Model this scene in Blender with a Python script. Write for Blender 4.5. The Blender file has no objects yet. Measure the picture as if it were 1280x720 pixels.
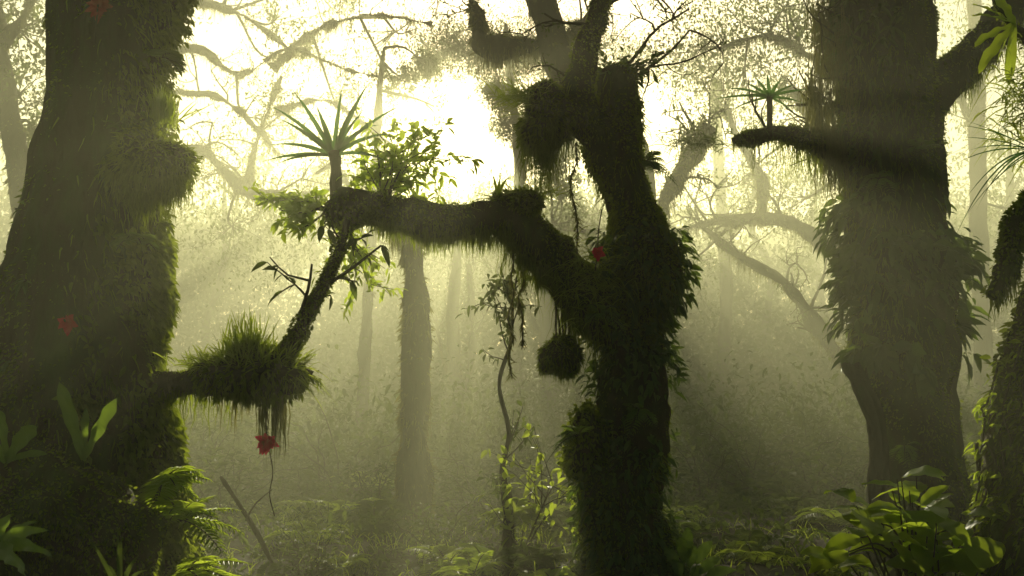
EXPOSURE = 1.38
SKY = 0.05
SUN = 5.0
VBOUNCE = 0
HAZE = 0.020
HAZE_G = 0.58
HAZE_COL = (0.80, 0.80, 0.53, 1)
HAZE_TOP = 20.0
CROWNS = 12
UNDER = 2.4
WALLK = 0.45
ROOF = 48
KD = 1.5
CLUMP = 1.6
import bpy, math
import numpy as np
from mathutils import Vector

# ------------------------------------------------------------------ scene, camera, light
S = bpy.context.scene
COL = S.collection
F = 1280 * 35.0 / 36.0
PITCH = math.radians(6.0)
EYE = np.array([0.0, 0.0, 1.6])


def W(px, py, d):
    """the point that stands d metres ahead of the viewer in the direction of a photo pixel"""
    x = (px - 640) / F
    u = (360 - py) / F
    y = math.cos(PITCH) - u * math.sin(PITCH)
    z = math.sin(PITCH) + u * math.cos(PITCH)
    return EYE + np.array([x, y, z]) * (d / y)


def M_(rpx, d):
    return rpx * d / F


def ground_z(x, y):
    x = np.asarray(x, float)
    y = np.asarray(y, float)
    z = -0.045 * np.clip(y - 9.5, 0, 22) + 0.10 * np.clip(y - 55, 0, 80)
    return z + 0.06 * np.sin(x * 0.9 + 1.3) * np.cos(y * 0.7) + 0.03 * np.sin(x * 2.3 + y * 1.7)


cam_d = bpy.data.cameras.new("camera")
cam_d.lens = 35
cam_d.sensor_width = 36
cam_d.clip_start = 0.05
cam_d.clip_end = 900
cam = bpy.data.objects.new("camera", cam_d)
COL.objects.link(cam)
cam.location = EYE
cam.rotation_euler = (math.pi / 2 + PITCH, 0, 0)
S.camera = cam

SUNV = W(612, 96, 1.0) - EYE
SUNV /= np.linalg.norm(SUNV)
EL = math.asin(SUNV[2])
AZ = math.atan2(SUNV[0], SUNV[1])

S.view_settings.view_transform = 'Standard'
S.view_settings.look = 'None'
S.view_settings.gamma = 1.0
S.view_settings.exposure = EXPOSURE
S.view_settings.use_curve_mapping = False
S.render.engine = 'CYCLES'
S.cycles.use_denoising = True
S.cycles.max_bounces = 5
S.cycles.diffuse_bounces = 3
S.cycles.glossy_bounces = 2
S.cycles.transmission_bounces = 4
S.cycles.volume_bounces = VBOUNCE
S.cycles.sample_clamp_indirect = 4.0

wd = bpy.data.worlds.new("World")
S.world = wd
wd.use_nodes = True
nt = wd.node_tree
bg = nt.nodes["Background"]
sky = nt.nodes.new("ShaderNodeTexSky")
sky.sky_type = 'NISHITA'
sky.sun_disc = False
sky.sun_elevation = EL
sky.sun_rotation = AZ
sky.air_density = 1.0
sky.dust_density = 2.0
sky.ozone_density = 0.3
tint = nt.nodes.new("ShaderNodeMixRGB")      # misty, warm morning sky
tint.blend_type = 'MULTIPLY'
tint.inputs[0].default_value = 1.0
tint.inputs[2].default_value = (1.0, 0.97, 0.84, 1)
nt.links.new(sky.outputs[0], tint.inputs[1])
nt.links.new(tint.outputs[0], bg.inputs[0])
bg.inputs[1].default_value = SKY

sd = bpy.data.lights.new("sun", 'SUN')
sd.energy = SUN
sd.angle = math.radians(0.6)
sd.color = (1.0, 0.93, 0.65)
so = bpy.data.objects.new("sun", sd)
COL.objects.link(so)
so.rotation_euler = Vector(SUNV).to_track_quat('Z', 'Y').to_euler()
so.location = (0, 60, 40)

# ------------------------------------------------------------------ numeric helpers
_tab = np.random.default_rng(7).random((64, 64, 64))


def vnoise(p):
    p = np.asarray(p, float)
    i = np.floor(p).astype(int)
    f = p - i
    f = f * f * (3 - 2 * f)
    r = 0.0
    for a in (0, 1):
        for b in (0, 1):
            for c in (0, 1):
                w = (f[..., 0] if a else 1 - f[..., 0]) * (f[..., 1] if b else 1 - f[..., 1]) * (f[..., 2] if c else 1 - f[..., 2])
                r = r + w * _tab[(i[..., 0] + a) & 63, (i[..., 1] + b) & 63, (i[..., 2] + c) & 63]
    return r * 2 - 1


def fbm(p, o=4):
    r, a = 0.0, 1.0
    for k in range(o):
        r = r + a * vnoise(p * (2.0 ** k) + k * 11.3)
        a *= 0.5
    return r


def nrm(v):
    return v / (np.linalg.norm(v, axis=-1, keepdims=True) + 1e-12)


class MB:
    def __init__(self):
        self.v, self.q, self.t, self.n = [], [], [], 0

    def add(self, v, q=None, t=None):
        v = np.asarray(v, float).reshape(-1, 3)
        if q is not None and len(q):
            self.q.append(np.asarray(q, int).reshape(-1, 4) + self.n)
        if t is not None and len(t):
            self.t.append(np.asarray(t, int).reshape(-1, 3) + self.n)
        self.v.append(v)
        self.n += len(v)

    def build(self, name, mat, parent=None, origin=(0, 0, 0), smooth=True, kind=None, label=None):
        v = np.concatenate(self.v) - np.asarray(origin, float)
        q = np.concatenate(self.q) if self.q else np.zeros((0, 4), int)
        t = np.concatenate(self.t) if self.t else np.zeros((0, 3), int)
        me = bpy.data.meshes.new(name)
        me.vertices.add(len(v))
        me.vertices.foreach_set("co", v.astype(np.float32).ravel())
        me.loops.add(q.size + t.size)
        me.loops.foreach_set("vertex_index", np.concatenate([q.ravel(), t.ravel()]).astype(np.int32))
        me.polygons.add(len(q) + len(t))
        st = np.concatenate([np.arange(len(q)) * 4, q.size + np.arange(len(t)) * 3]).astype(np.int32)
        me.polygons.foreach_set("loop_start", st)
        me.polygons.foreach_set("use_smooth", np.full(len(q) + len(t), smooth))
        me.update(calc_edges=True)
        me.validate()
        me.materials.append(mat)
        o = bpy.data.objects.new(name, me)
        COL.objects.link(o)
        if parent is not None:
            o.parent = parent
        if kind:
            o["kind"] = kind
        if label:
            o["label"] = label
        return o


class Thing:
    """an Empty at the base of a thing, with its parts as children"""

    def __init__(self, name, label, cat, loc, group=None):
        self.o = bpy.data.objects.new(name, None)
        self.o.empty_display_size = 0.1
        COL.objects.link(self.o)
        self.loc = np.asarray(loc, float)
        self.o.location = self.loc
        self.o["label"] = label
        self.o["category"] = cat
        if group:
            self.o["group"] = group

    def part(self, name, mb, mat, parent=None, smooth=True, kind=None, label=None):
        return mb.build(name, mat, parent or self.o, self.loc, smooth, kind, label)


def copy_thing(src, loc, rz, sc, label, group):
    r = src.o.copy()
    COL.objects.link(r)
    r.location = loc
    r.rotation_euler = (0, 0, rz)
    r.scale = (sc,) * 3
    r["label"] = label
    r["group"] = group
    for ch in list(src.o.children):
        c = ch.copy()
        COL.objects.link(c)
        c.parent = r
        for g in ch.children:
            d = g.copy()
            COL.objects.link(d)
            d.parent = c
    return r


def spline(P, R, n):
    P = np.asarray(P, float)
    R = np.asarray(R, float)
    k = len(P)
    X = np.concatenate([P, R[:, None]], 1)
    E = np.concatenate([[2 * X[0] - X[1]], X, [2 * X[-1] - X[-2]]])
    seg = np.linalg.norm(np.diff(P, axis=0), axis=1)
    cum = np.concatenate([[0], np.cumsum(seg)])
    s = np.linspace(0, cum[-1], n)
    i = np.clip(np.searchsorted(cum, s, side='right') - 1, 0, k - 2)
    t = ((s - cum[i]) / np.maximum(seg[i], 1e-9))[:, None]
    a, b, c, d = E[i], E[i + 1], E[i + 2], E[i + 3]
    o = 0.5 * (2 * b + (c - a) * t + (2 * a - 5 * b + 4 * c - d) * t ** 2 + (3 * b - a - 3 * c + d) * t ** 3)
    return o[:, :3], np.maximum(o[:, 3], 1e-4)


class Tube:
    def __init__(self, P, R, n=None, m=12, lump=0.0, lf=1.5, ridge=0.0, nr=5, seed=0, flare=None, cap=True):
        P = np.asarray(P, float)
        L = np.sum(np.linalg.norm(np.diff(P, axis=0), axis=1))
        n = n or max(4, int(L / 0.08))
        C, r = spline(P, R, n)
        T = nrm(np.gradient(C, axis=0))
        U = np.zeros_like(T)
        u = np.cross(T[0], [0.31, 0.9, 0.2])
        if np.linalg.norm(u) < 0.1:
            u = np.cross(T[0], [1, 0, 0])
        u = u / np.linalg.norm(u)
        for i in range(n):
            u = u - T[i] * np.dot(u, T[i])
            u = u / (np.linalg.norm(u) + 1e-9)
            U[i] = u
        V = np.cross(T, U)
        a = np.linspace(0, 2 * np.pi, m, endpoint=False)
        D = U[:, None] * np.cos(a)[None, :, None] + V[:, None] * np.sin(a)[None, :, None]
        rr = np.repeat(r[:, None], m, 1)
        if ridge:
            ph = fbm(C * 0.4 + seed, 2)[:, None]
            rr = rr * (1 + ridge * (np.cos(a * nr + 3 * ph) * 0.5 + np.cos(a * (nr * 2 + 1) + 1.7 + 4 * ph) * 0.3))
        if flare is not None:
            rr = flare(rr, C, a)
        G = C[:, None] + D * rr[..., None]
        if lump:
            k = fbm(G * lf + seed * 3.7, 4)
            G = G + D * (lump * k * np.minimum(1, rr / (r.max() * 0.6 + 1e-6)))[..., None]
        self.G, self.C, self.T, self.r, self.n, self.m = G, C, T, r, n, m
        self.N = nrm(np.cross(np.roll(G, -1, 1) - np.roll(G, 1, 1), np.gradient(G, axis=0)))
        s = np.sign(np.sum(self.N * D, -1, keepdims=True))
        self.N = self.N * np.where(s == 0, 1, s)

    def to(self, mb):
        n, m = self.n, self.m
        i, j = np.meshgrid(np.arange(n - 1), np.arange(m), indexing='ij')
        j2 = (j + 1) % m
        q = np.stack([i * m + j, i * m + j2, (i + 1) * m + j2, (i + 1) * m + j], -1).reshape(-1, 4)
        v = np.concatenate([self.G.reshape(-1, 3), self.C[:1], self.C[-1:] + self.T[-1:] * self.r[-1] * 0.5])
        jj = np.arange(m)
        t = np.concatenate([np.stack([np.full(m, n * m), (jj + 1) % m, jj], -1),
                            np.stack([np.full(m, n * m + 1), (n - 1) * m + jj, (n - 1) * m + (jj + 1) % m], -1)])
        mb.add(v, q, t)
        return self

    def sample(self, k, rng, w=None, t0=0.0, t1=1.0):
        """k random points and normals of the surface; w(normal, point) weights them"""
        kk = k if w is None else k * 4
        # area weighting along the tube: longer girth gets more
        i = rng.choice(np.arange(self.n - 1), kk, p=self._p(t0, t1))
        j = rng.integers(0, self.m, kk)
        f, g = rng.random((2, kk, 1))
        j2 = (j + 1) % self.m
        G, N = self.G, self.N

        def L(A):
            return (A[i, j] * (1 - f) + A[i + 1, j] * f) * (1 - g) + (A[i, j2] * (1 - f) + A[i + 1, j2] * f) * g
        p, nn = L(G), nrm(L(N))
        if w is not None:
            ww = np.maximum(w(nn, p), 1e-9)
            s = rng.choice(kk, k, p=ww / ww.sum())
            p, nn = p[s], nn[s]
        return p, nn

    def _p(self, t0, t1):
        r = (self.r[1:] + self.r[:-1]) * 0.5
        x = np.linspace(0, 1, self.n - 1)
        r = np.where((x >= t0) & (x <= t1), r, 0)
        return r / r.sum()


def blades(mb, base, dirs, L, Wd, droop=0.3, seg=3, rng=None, up=None, prof='strap', wob=0.0):
    """curved blades: grass, straps, moss, hanging strands"""
    base = np.asarray(base, float)
    N = len(base)
    d = nrm(np.asarray(dirs, float))
    L = np.broadcast_to(L, (N,))[:, None]
    Wd = np.broadcast_to(Wd, (N,))[:, None]
    droop = np.broadcast_to(droop, (N,))[:, None]
    ref = rng.normal(size=(N, 3)) if up is None else np.broadcast_to(up, (N, 3))
    lat = np.cross(d, ref)
    lat = nrm(np.where(np.linalg.norm(lat, axis=1, keepdims=True) < 0.05, np.cross(d, [1.0, 0.3, 0.2]), lat))
    rows = []
    for k in range(seg + 1):
        u = k / seg
        p = base + d * L * u + np.array([0, 0, -1.0]) * droop * L * u * u
        if wob and k:
            p = p + rng.normal(size=(N, 3)) * wob * L / seg
        if prof == 'strap':
            w = (0.55 + 0.9 * u - 0.35 * u * u) * (1 - u ** 3)
        elif prof == 'leaf':
            w = math.sin(math.pi * min(1, u * 0.92 + 0.08) ** 0.8) + 0.02
        else:
            w = 1 - u ** 2
        if k == seg:
            rows.append(p[:, None])
        else:
            rows.append(np.stack([p - lat * Wd * w * 0.5, p + lat * Wd * w * 0.5], 1))
    v = np.concatenate(rows, 1)
    c = 2 * seg + 1
    o = (np.arange(N) * c)[:, None, None]
    q = np.array([[2 * k, 2 * k + 1, 2 * k + 3, 2 * k + 2] for k in range(seg - 1)]).reshape(-1, 4)
    t = np.array([[2 * seg - 2, 2 * seg - 1, 2 * seg]])
    mb.add(v, (o + q[None]).reshape(-1, 4) if len(q) else None, (o + t[None]).reshape(-1, 3))


_lu = [0, .18, .18, .18, .5, .5, .5, .8, .8, .8, 1]
_lv = [0, -.36, 0, .36, -.5, 0, .5, -.27, 0, .27, 0]
_lw = [0, .05, -.02, .05, .08, -.01, .08, .03, -.02, .03, -.05]
_lt = np.array([[0, 2, 1], [0, 3, 2], [7, 8, 10], [8, 9, 10]])
_lq = np.array([[1, 2, 5, 4], [2, 3, 6, 5], [4, 5, 8, 7], [5, 6, 9, 8]])


def leaves(mb, base, dirs, L, ratio=0.45, droop=0.25, rng=None, up=(0, 0, 1), tilt=0.5):
    """folded oval leaves of eleven vertices each"""
    base = np.asarray(base, float)
    N = len(base)
    if N == 0:
        return
    d = nrm(np.asarray(dirs, float))
    L = np.broadcast_to(L, (N,))[:, None, None]
    ref = np.broadcast_to(np.asarray(up, float), (N, 3)) + rng.normal(size=(N, 3)) * tilt
    b = np.cross(d, ref)
    b = nrm(np.where(np.linalg.norm(b, axis=1, keepdims=True) < 0.05, np.cross(d, [1.0, 0.3, 0.2]), b))
    n = np.cross(b, d)
    u = np.array(_lu)[None, :, None]
    v = np.array(_lv)[None, :, None]
    w = np.array(_lw)[None, :, None]
    P = base[:, None] + L * (u * d[:, None] + v * ratio * b[:, None] + w * n[:, None])
    P[..., 2] -= (L * u * u)[..., 0] * np.broadcast_to(droop, (N,))[:, None]
    o = (np.arange(N) * 11)[:, None, None]
    mb.add(P, (o + _lq[None]).reshape(-1, 4), (o + _lt[None]).reshape(-1, 3))


def flakes(mb, base, dirs, L, ratio, rng):
    """far leaves: folded diamonds of four vertices"""
    N = len(base)
    d = nrm(np.asarray(dirs, float))
    b = nrm(np.cross(d, rng.normal(size=(N, 3)))) * (L * ratio * 0.5)[:, None]
    n = nrm(np.cross(b, d)) * (L * 0.12)[:, None]
    m = base + d * (L * 0.45)[:, None]
    P = np.stack([base, m - b + n, base + d * L[:, None], m + b + n], 1)
    mb.add(P, np.arange(4 * N).reshape(-1, 4))


def bigleaf(mb, base, d, L, Wd, droop=0.3, up=(0, 0, 1), nu=14, nv=4, fold=0.18, wave=0.03, prof=0, seed=0):
    """one large leaf as a grid with a folded midrib, curved along its length"""
    base, d = np.asarray(base, float), nrm(np.asarray(d, float))
    b = nrm(np.cross(d, np.asarray(up, float)))
    n = np.cross(b, d)
    u = np.linspace(0, 1, nu)[:, None]
    v = np.linspace(-1, 1, 2 * nv + 1)[None]
    if prof == 0:      # oval with a short stalk and a drawn-out tip
        w = np.clip(np.sin(np.pi * u ** 0.85), 0, 1) ** 0.8 * (1 - 0.25 * u)
    elif prof == 1:    # broad strap, bluntly pointed
        w = (0.28 + 1.1 * u - 0.35 * u ** 2) * np.clip(1 - u ** 5, 0, 1) ** 0.8
    else:              # narrow tapering sword
        w = (0.7 + 0.8 * u - 0.9 * u * u) * (1 - u ** 2.5)
    w = np.maximum(w, 0.012) * Wd * 0.5
    wv = wave * L * np.sin(u * 19 + seed + v * 1.2) * np.abs(v)
    P = base + d * (L * u)[..., None] + b * (w * v)[..., None] + n * (fold * np.abs(v) ** 1.3 * w + wv)[..., None]
    P[..., 2] -= (droop * L * u * u) * np.ones_like(v)
    a, c = P.shape[:2]
    i, j = np.meshgrid(np.arange(a - 1), np.arange(c - 1), indexing='ij')
    q = np.stack([i * c + j, i * c + j + 1, (i + 1) * c + j + 1, (i + 1) * c + j], -1).reshape(-1, 4)
    mb.add(P, q)


def blob(mb, c, r, seed=0, lump=0.35, lf=2.5, nu=26, nv=34, squash=(1, 1, 1)):
    """a lumpy cushion; returns surface points and normals"""
    th = np.linspace(0.02, np.pi - 0.02, nu)[:, None]
    ph = np.linspace(0, 2 * np.pi, nv, endpoint=False)[None]
    D = np.stack([np.sin(th) * np.cos(ph), np.sin(th) * np.sin(ph), np.cos(th) * np.ones_like(ph)], -1)
    c = np.asarray(c, float)
    r = np.asarray(r, float)
    k = 1 + lump * fbm(D * lf * 0.6 + seed * 5.1, 4)
    G = c + D * r * k[..., None]
    i, j = np.meshgrid(np.arange(nu - 1), np.arange(nv), indexing='ij')
    j2 = (j + 1) % nv
    q = np.stack([i * nv + j, (i + 1) * nv + j, (i + 1) * nv + j2, i * nv + j2], -1).reshape(-1, 4)
    mb.add(G, q)
    return G.reshape(-1, 3), nrm((D / r).reshape(-1, 3))


def twigs(mb, p, d, L, r, depth, rng, tips, curl=0.35, kids=(2, 4), m=5, up=0.0, n=6):
    """branching twig; tips collects (point, direction)"""
    P = [np.asarray(p, float)]
    d = nrm(np.asarray(d, float))
    dd = d
    for k in range(4):
        dd = nrm(dd + rng.normal(size=3) * curl * 0.6 + np.array([0, 0, up]))
        P.append(P[-1] + dd * L / 4)
        tips.append((P[-1], dd))
    P = np.array(P)
    Tube(P, np.linspace(r, r * 0.45, 5), n=n if depth else 5, m=m).to(mb)
    if depth > 0:
        for k in range(rng.integers(*kids)):
            i = rng.integers(1, 5)
            nd = nrm(dd + rng.normal(size=3) * 0.75)
            twigs(mb, P[i], nd, L * rng.uniform(0.5, 0.8), r * 0.55, depth - 1, rng, tips, curl, kids, max(4, m - 1), up, n)


# ------------------------------------------------------------------ materials
def newmat(name):
    m = bpy.data.materials.new(name)
    m.use_nodes = True
    t = m.node_tree
    t.nodes.clear()
    out = t.nodes.new("ShaderNodeOutputMaterial")
    return m, t, out


def ramp(t, stops):
    r = t.nodes.new("ShaderNodeValToRGB")
    e = r.color_ramp.elements
    while len(e) < len(stops):
        e.new(0.5)
    for x, (p, c) in zip(e, stops):
        x.position = p
        x.color = (*c, 1)
    return r


def leafmat(name, cols, tcols, trans=0.45, rough=0.45, spec=0.3, scale=30.0):
    m, t, out = newmat(name)
    geo = t.nodes.new("ShaderNodeNewGeometry")
    tex = t.nodes.new("ShaderNodeTexCoord")
    no = t.nodes.new("ShaderNodeTexNoise")
    no.inputs["Scale"].default_value = scale
    no.inputs["Detail"].default_value = 3
    t.links.new(tex.outputs["Object"], no.inputs["Vector"])
    ad = t.nodes.new("ShaderNodeMath")
    ad.operation = 'MULTIPLY_ADD'
    ad.inputs[1].default_value = 0.45
    t.links.new(no.outputs["Fac"], ad.inputs[0])
    mu = t.nodes.new("ShaderNodeMath")
    mu.operation = 'MULTIPLY'
    mu.inputs[1].default_value = 0.6
    t.links.new(geo.outputs["Random Per Island"], mu.inputs[0])
    t.links.new(mu.outputs[0], ad.inputs[2])
    n = len(cols)
    r1 = ramp(t, [(i / max(1, n - 1), c) for i, c in enumerate(cols)])
    r2 = ramp(t, [(i / max(1, n - 1), c) for i, c in enumerate(tcols)])
    t.links.new(ad.outputs[0], r1.inputs[0])
    t.links.new(ad.outputs[0], r2.inputs[0])
    p = t.nodes.new("ShaderNodeBsdfPrincipled")
    p.inputs["Roughness"].default_value = rough
    p.inputs["Specular IOR Level"].default_value = spec
    t.links.new(r1.outputs[0], p.inputs["Base Color"])
    tr = t.nodes.new("ShaderNodeBsdfTranslucent")
    t.links.new(r2.outputs[0], tr.inputs["Color"])
    mx = t.nodes.new("ShaderNodeMixShader")
    mx.inputs[0].default_value = trans
    t.links.new(p.outputs[0], mx.inputs[1])
    t.links.new(tr.outputs[0], mx.inputs[2])
    t.links.new(mx.outputs[0], out.inputs[0])
    return m


def barkmat(name, cols, scale=6.0, bump=0.6, stretch=0.35):
    m, t, out = newmat(name)
    tex = t.nodes.new("ShaderNodeTexCoord")
    mp = t.nodes.new("ShaderNodeMapping")
    mp.inputs["Scale"].default_value = (1, 1, stretch)
    t.links.new(tex.outputs["Object"], mp.inputs[0])
    a = t.nodes.new("ShaderNodeTexNoise")
    a.inputs["Scale"].default_value = scale
    a.inputs["Detail"].default_value = 8
    a.inputs["Roughness"].default_value = 0.65
    t.links.new(mp.outputs[0], a.inputs["Vector"])
    n = len(cols)
    r = ramp(t, [(0.3 + 0.4 * i / (n - 1), c) for i, c in enumerate(cols)])
    t.links.new(a.outputs["Fac"], r.inputs[0])
    b = t.nodes.new("ShaderNodeTexNoise")
    b.inputs["Scale"].default_value = scale * 7
    b.inputs["Detail"].default_value = 6
    t.links.new(mp.outputs[0], b.inputs["Vector"])
    bu = t.nodes.new("ShaderNodeBump")
    bu.inputs["Strength"].default_value = bump
    bu.inputs["Distance"].default_value = 0.03
    t.links.new(b.outputs["Fac"], bu.inputs["Height"])
    p = t.nodes.new("ShaderNodeBsdfPrincipled")
    p.inputs["Roughness"].default_value = 0.9
    p.inputs["Specular IOR Level"].default_value = 0.15
    t.links.new(r.outputs[0], p.inputs["Base Color"])
    t.links.new(bu.outputs[0], p.inputs["Normal"])
    t.links.new(p.outputs[0], out.inputs[0])
    return m


BARK = barkmat("mossy_bark", [(0.030, 0.020, 0.010), (0.055, 0.040, 0.018), (0.050, 0.065, 0.014), (0.08, 0.11, 0.018)])
BARK2 = barkmat("bare_bark", [(0.05, 0.038, 0.022), (0.09, 0.07, 0.04), (0.08, 0.085, 0.035)], scale=9)
TWIG = barkmat("twig_bark", [(0.05, 0.04, 0.025), (0.09, 0.075, 0.04)], scale=14, bump=0.3)
SOIL = barkmat("forest_soil", [(0.018, 0.012, 0.006), (0.035, 0.025, 0.012), (0.03, 0.045, 0.012)], scale=1.5, stretch=1)
MOSS = leafmat("moss", [(0.035, 0.05, 0.008), (0.065, 0.11, 0.012), (0.10, 0.16, 0.016)],
               [(0.18, 0.22, 0.015), (0.34, 0.42, 0.02), (0.48, 0.56, 0.04)], trans=0.5, rough=0.8, spec=0.1)
HANG = leafmat("hanging_moss", [(0.06, 0.055, 0.02), (0.09, 0.09, 0.03), (0.13, 0.12, 0.045)],
               [(0.2, 0.19, 0.05), (0.3, 0.3, 0.07), (0.42, 0.38, 0.1)], trans=0.45, rough=0.8, spec=0.1)
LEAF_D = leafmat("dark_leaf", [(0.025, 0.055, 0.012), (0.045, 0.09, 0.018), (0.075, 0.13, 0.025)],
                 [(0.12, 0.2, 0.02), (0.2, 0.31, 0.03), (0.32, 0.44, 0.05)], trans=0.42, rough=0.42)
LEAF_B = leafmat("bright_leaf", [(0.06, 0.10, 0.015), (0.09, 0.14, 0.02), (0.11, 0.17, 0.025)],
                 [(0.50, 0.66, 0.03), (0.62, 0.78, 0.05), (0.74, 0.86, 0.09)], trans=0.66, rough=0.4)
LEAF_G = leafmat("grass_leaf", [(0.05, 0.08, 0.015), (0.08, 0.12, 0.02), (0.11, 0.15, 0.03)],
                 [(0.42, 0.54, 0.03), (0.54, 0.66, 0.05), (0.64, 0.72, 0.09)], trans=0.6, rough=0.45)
LEAF_P = leafmat("plant_leaf", [(0.04, 0.08, 0.014), (0.06, 0.12, 0.018), (0.09, 0.16, 0.025)],
                 [(0.2, 0.32, 0.03), (0.3, 0.44, 0.04), (0.42, 0.56, 0.06)], trans=0.45, rough=0.4)
LEAF_M = leafmat("forest_leaf", [(0.03, 0.05, 0.012), (0.05, 0.08, 0.018), (0.07, 0.10, 0.022)],
                 [(0.12, 0.18, 0.03), (0.2, 0.27, 0.04), (0.28, 0.34, 0.06)], trans=0.4, rough=0.65, spec=0.12)
SWORD = leafmat("sword_leaf", [(0.02, 0.06, 0.02), (0.03, 0.09, 0.026), (0.045, 0.11, 0.03)],
                [(0.10, 0.26, 0.05), (0.14, 0.32, 0.06), (0.18, 0.38, 0.07)], trans=0.4, rough=0.4)
RED = leafmat("red_petal", [(0.6, 0.01, 0.05), (0.7, 0.02, 0.07), (0.8, 0.05, 0.12)],
              [(0.8, 0.02, 0.08), (0.9, 0.03, 0.12), (0.95, 0.08, 0.18)], trans=0.5, rough=0.5)
PINK = leafmat("pink_petal", [(0.7, 0.14, 0.12), (0.78, 0.22, 0.16), (0.82, 0.3, 0.2)],
               [(0.7, 0.12, 0.1), (0.8, 0.2, 0.15), (0.9, 0.3, 0.2)], trans=0.45, rough=0.5)

# ------------------------------------------------------------------ setting
def make_ground():
    x = np.concatenate([np.linspace(-95, -14, 36, endpoint=False), np.linspace(-14, 14, 170), np.linspace(15, 95, 36)])
    y = np.concatenate([np.linspace(-12, 2, 10, endpoint=False), np.linspace(2, 24, 150), np.linspace(25, 130, 60)])
    X, Y = np.meshgrid(x, y, indexing='ij')
    P = np.stack([X, Y, X * 0], -1)
    Z = ground_z(X, Y) + 0.07 * fbm(P * 0.9 + 3, 4)
    P[..., 2] = Z
    a, b = X.shape
    i, j = np.meshgrid(np.arange(a - 1), np.arange(b - 1), indexing='ij')
    q = np.stack([i * b + j, (i + 1) * b + j, (i + 1) * b + j + 1, i * b + j + 1], -1).reshape(-1, 4)
    mb = MB()
    mb.add(P, q)
    mb.build("ground", SOIL, kind="structure")


make_ground()


def make_haze():
    x0, x1, y0, y1, z0, z1 = -98, 98, -14, 133, -2.6, HAZE_TOP
    v = [(x, y, z) for x in (x0, x1) for y in (y0, y1) for z in (z0, z1)]
    q = [(0, 1, 3, 2), (4, 6, 7, 5), (0, 4, 5, 1), (2, 3, 7, 6), (0, 2, 6, 4), (1, 5, 7, 3)]
    m, t, out = newmat("haze")
    p = t.nodes.new("ShaderNodeVolumePrincipled")
    p.inputs["Color"].default_value = HAZE_COL
    p.inputs["Density"].default_value = HAZE
    p.inputs["Anisotropy"].default_value = HAZE_G
    t.links.new(p.outputs[0], out.inputs["Volume"])
    mb = MB()
    mb.add(v, q)
    mb.build("haze", m, smooth=False, kind="stuff")


make_haze()


# ------------------------------------------------------------------ scatter on bark
def pts(L):
    """photo pixels with a distance -> world points"""
    return np.array([W(*p) for p in L])


def rad(R, L):
    return np.array([M_(r, p[2]) for r, p in zip(R, L)])


def moss_coat(mb, tubes, k, lo, hi, rng, grain=0.6, down=0.8, wf=0.3):
    ar = np.array([np.sum(t.r) * np.sum(np.linalg.norm(np.diff(t.C, axis=0), axis=1)) / t.n for t in tubes])
    for t, f in zip(tubes, ar / ar.sum()):
        kk = max(20, int(k * f))

        def w(n, p):
            return np.clip(0.6 + 1.0 * fbm(p * 2.3 + 4.1, 3), 0.05, 2)
        p, n = t.sample(kk, rng, w)
        d = n * 0.7 + rng.normal(size=p.shape) * 0.45 + np.array([0, 0, -down])
        # moss on an upper face stands up instead of lying down
        d = d + np.array([0, 0, 1.0]) * np.clip(n[:, 2:3], 0, 1) * (down + 0.5)
        L = rng.uniform(lo, hi, kk) * (0.7 + 0.6 * np.clip(fbm(p * 5, 2), -0.5, 1))
        blades(mb, p - n * 0.01, d, L, L * wf, 0.15, 2, rng, prof='moss')
        if grain:
            def w2(n, p):
                return np.clip(0.25 + 1.5 * fbm(p * 1.7 + 8.1, 4), 0.02, 2) ** 1.5
            k2 = int(kk * grain)
            p, n = t.sample(k2, rng, w2)
            c = np.clip(fbm(p * 6.0 + 1.7, 2), -0.4, 1)[:, None]
            leaves(mb, p + n * np.clip(c, 0, 1) * 0.025, n + rng.normal(size=p.shape) * 0.6 + np.array([0, 0, -0.35]), rng.uniform(0.45, 1.0, k2) * hi * 0.62, 0.6, 0.2, rng, up=n + np.array([0, 0, .4]), tilt=0.6)


def hanging(mb, tube, k, lo, hi, rng, wd=0.006, t0=0, t1=1, patch=1.6, seg=5, wob=0.12):
    def w(n, p):
        return np.clip(0.25 - n[:, 2], 0, 1) * np.clip(0.35 + fbm(p * patch + 9.2, 2), 0.0, 2) ** 1.5
    p, n = tube.sample(k, rng, w, t0, t1)
    L = lo + (hi - lo) * rng.random(k) ** 2.2
    d = np.array([0, 0, -1.0]) + rng.normal(size=(k, 3)) * 0.10
    blades(mb, p - n * 0.01, d, L, wd * rng.uniform(0.6, 1.6, k), 0.0, seg, rng, prof='moss', wob=wob)


def tufts(mb, p, n, k, lo, hi, wd, rng, upw=0.8, spread=0.6, droop=0.5, seg=4):
    """grass like tufts springing from points p"""
    i = rng.integers(0, len(p), k)
    d = n[i] * 0.4 + rng.normal(size=(k, 3)) * spread + np.array([0, 0, upw])
    blades(mb, p[i] + rng.normal(size=(k, 3)) * 0.01, d, rng.uniform(lo, hi, k), wd * rng.uniform(0.6, 1.4, k), droop, seg, rng)


def base_of(L):
    b = W(*L)
    return np.array([b[0], b[1], float(ground_z(b[0], b[1]))])


def px_w(n, p, x0=None):
    return 1


# ------------------------------------------------------------------ great tree at the left
R = np.random.default_rng(11)
d = 6.0
TL = [(112, 850, d), (110, 760, d), (107, 690, d), (96, 610, d), (88, 520, d), (90, 430, d), (100, 350, d), (114, 265, d), (130, 195, d), (137, 120, d),
      (150, 40, d), (155, -40, d), (165, -200, d), (180, -420, d), (190, -700, d)]
RL = [160, 134, 117, 103, 94, 87, 84, 81, 78, 74, 76, 74, 70, 62, 50]
Pl = pts(TL)
Pl[0] = base_of((112, 850, d)) - [0, 0, 0.12]


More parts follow.
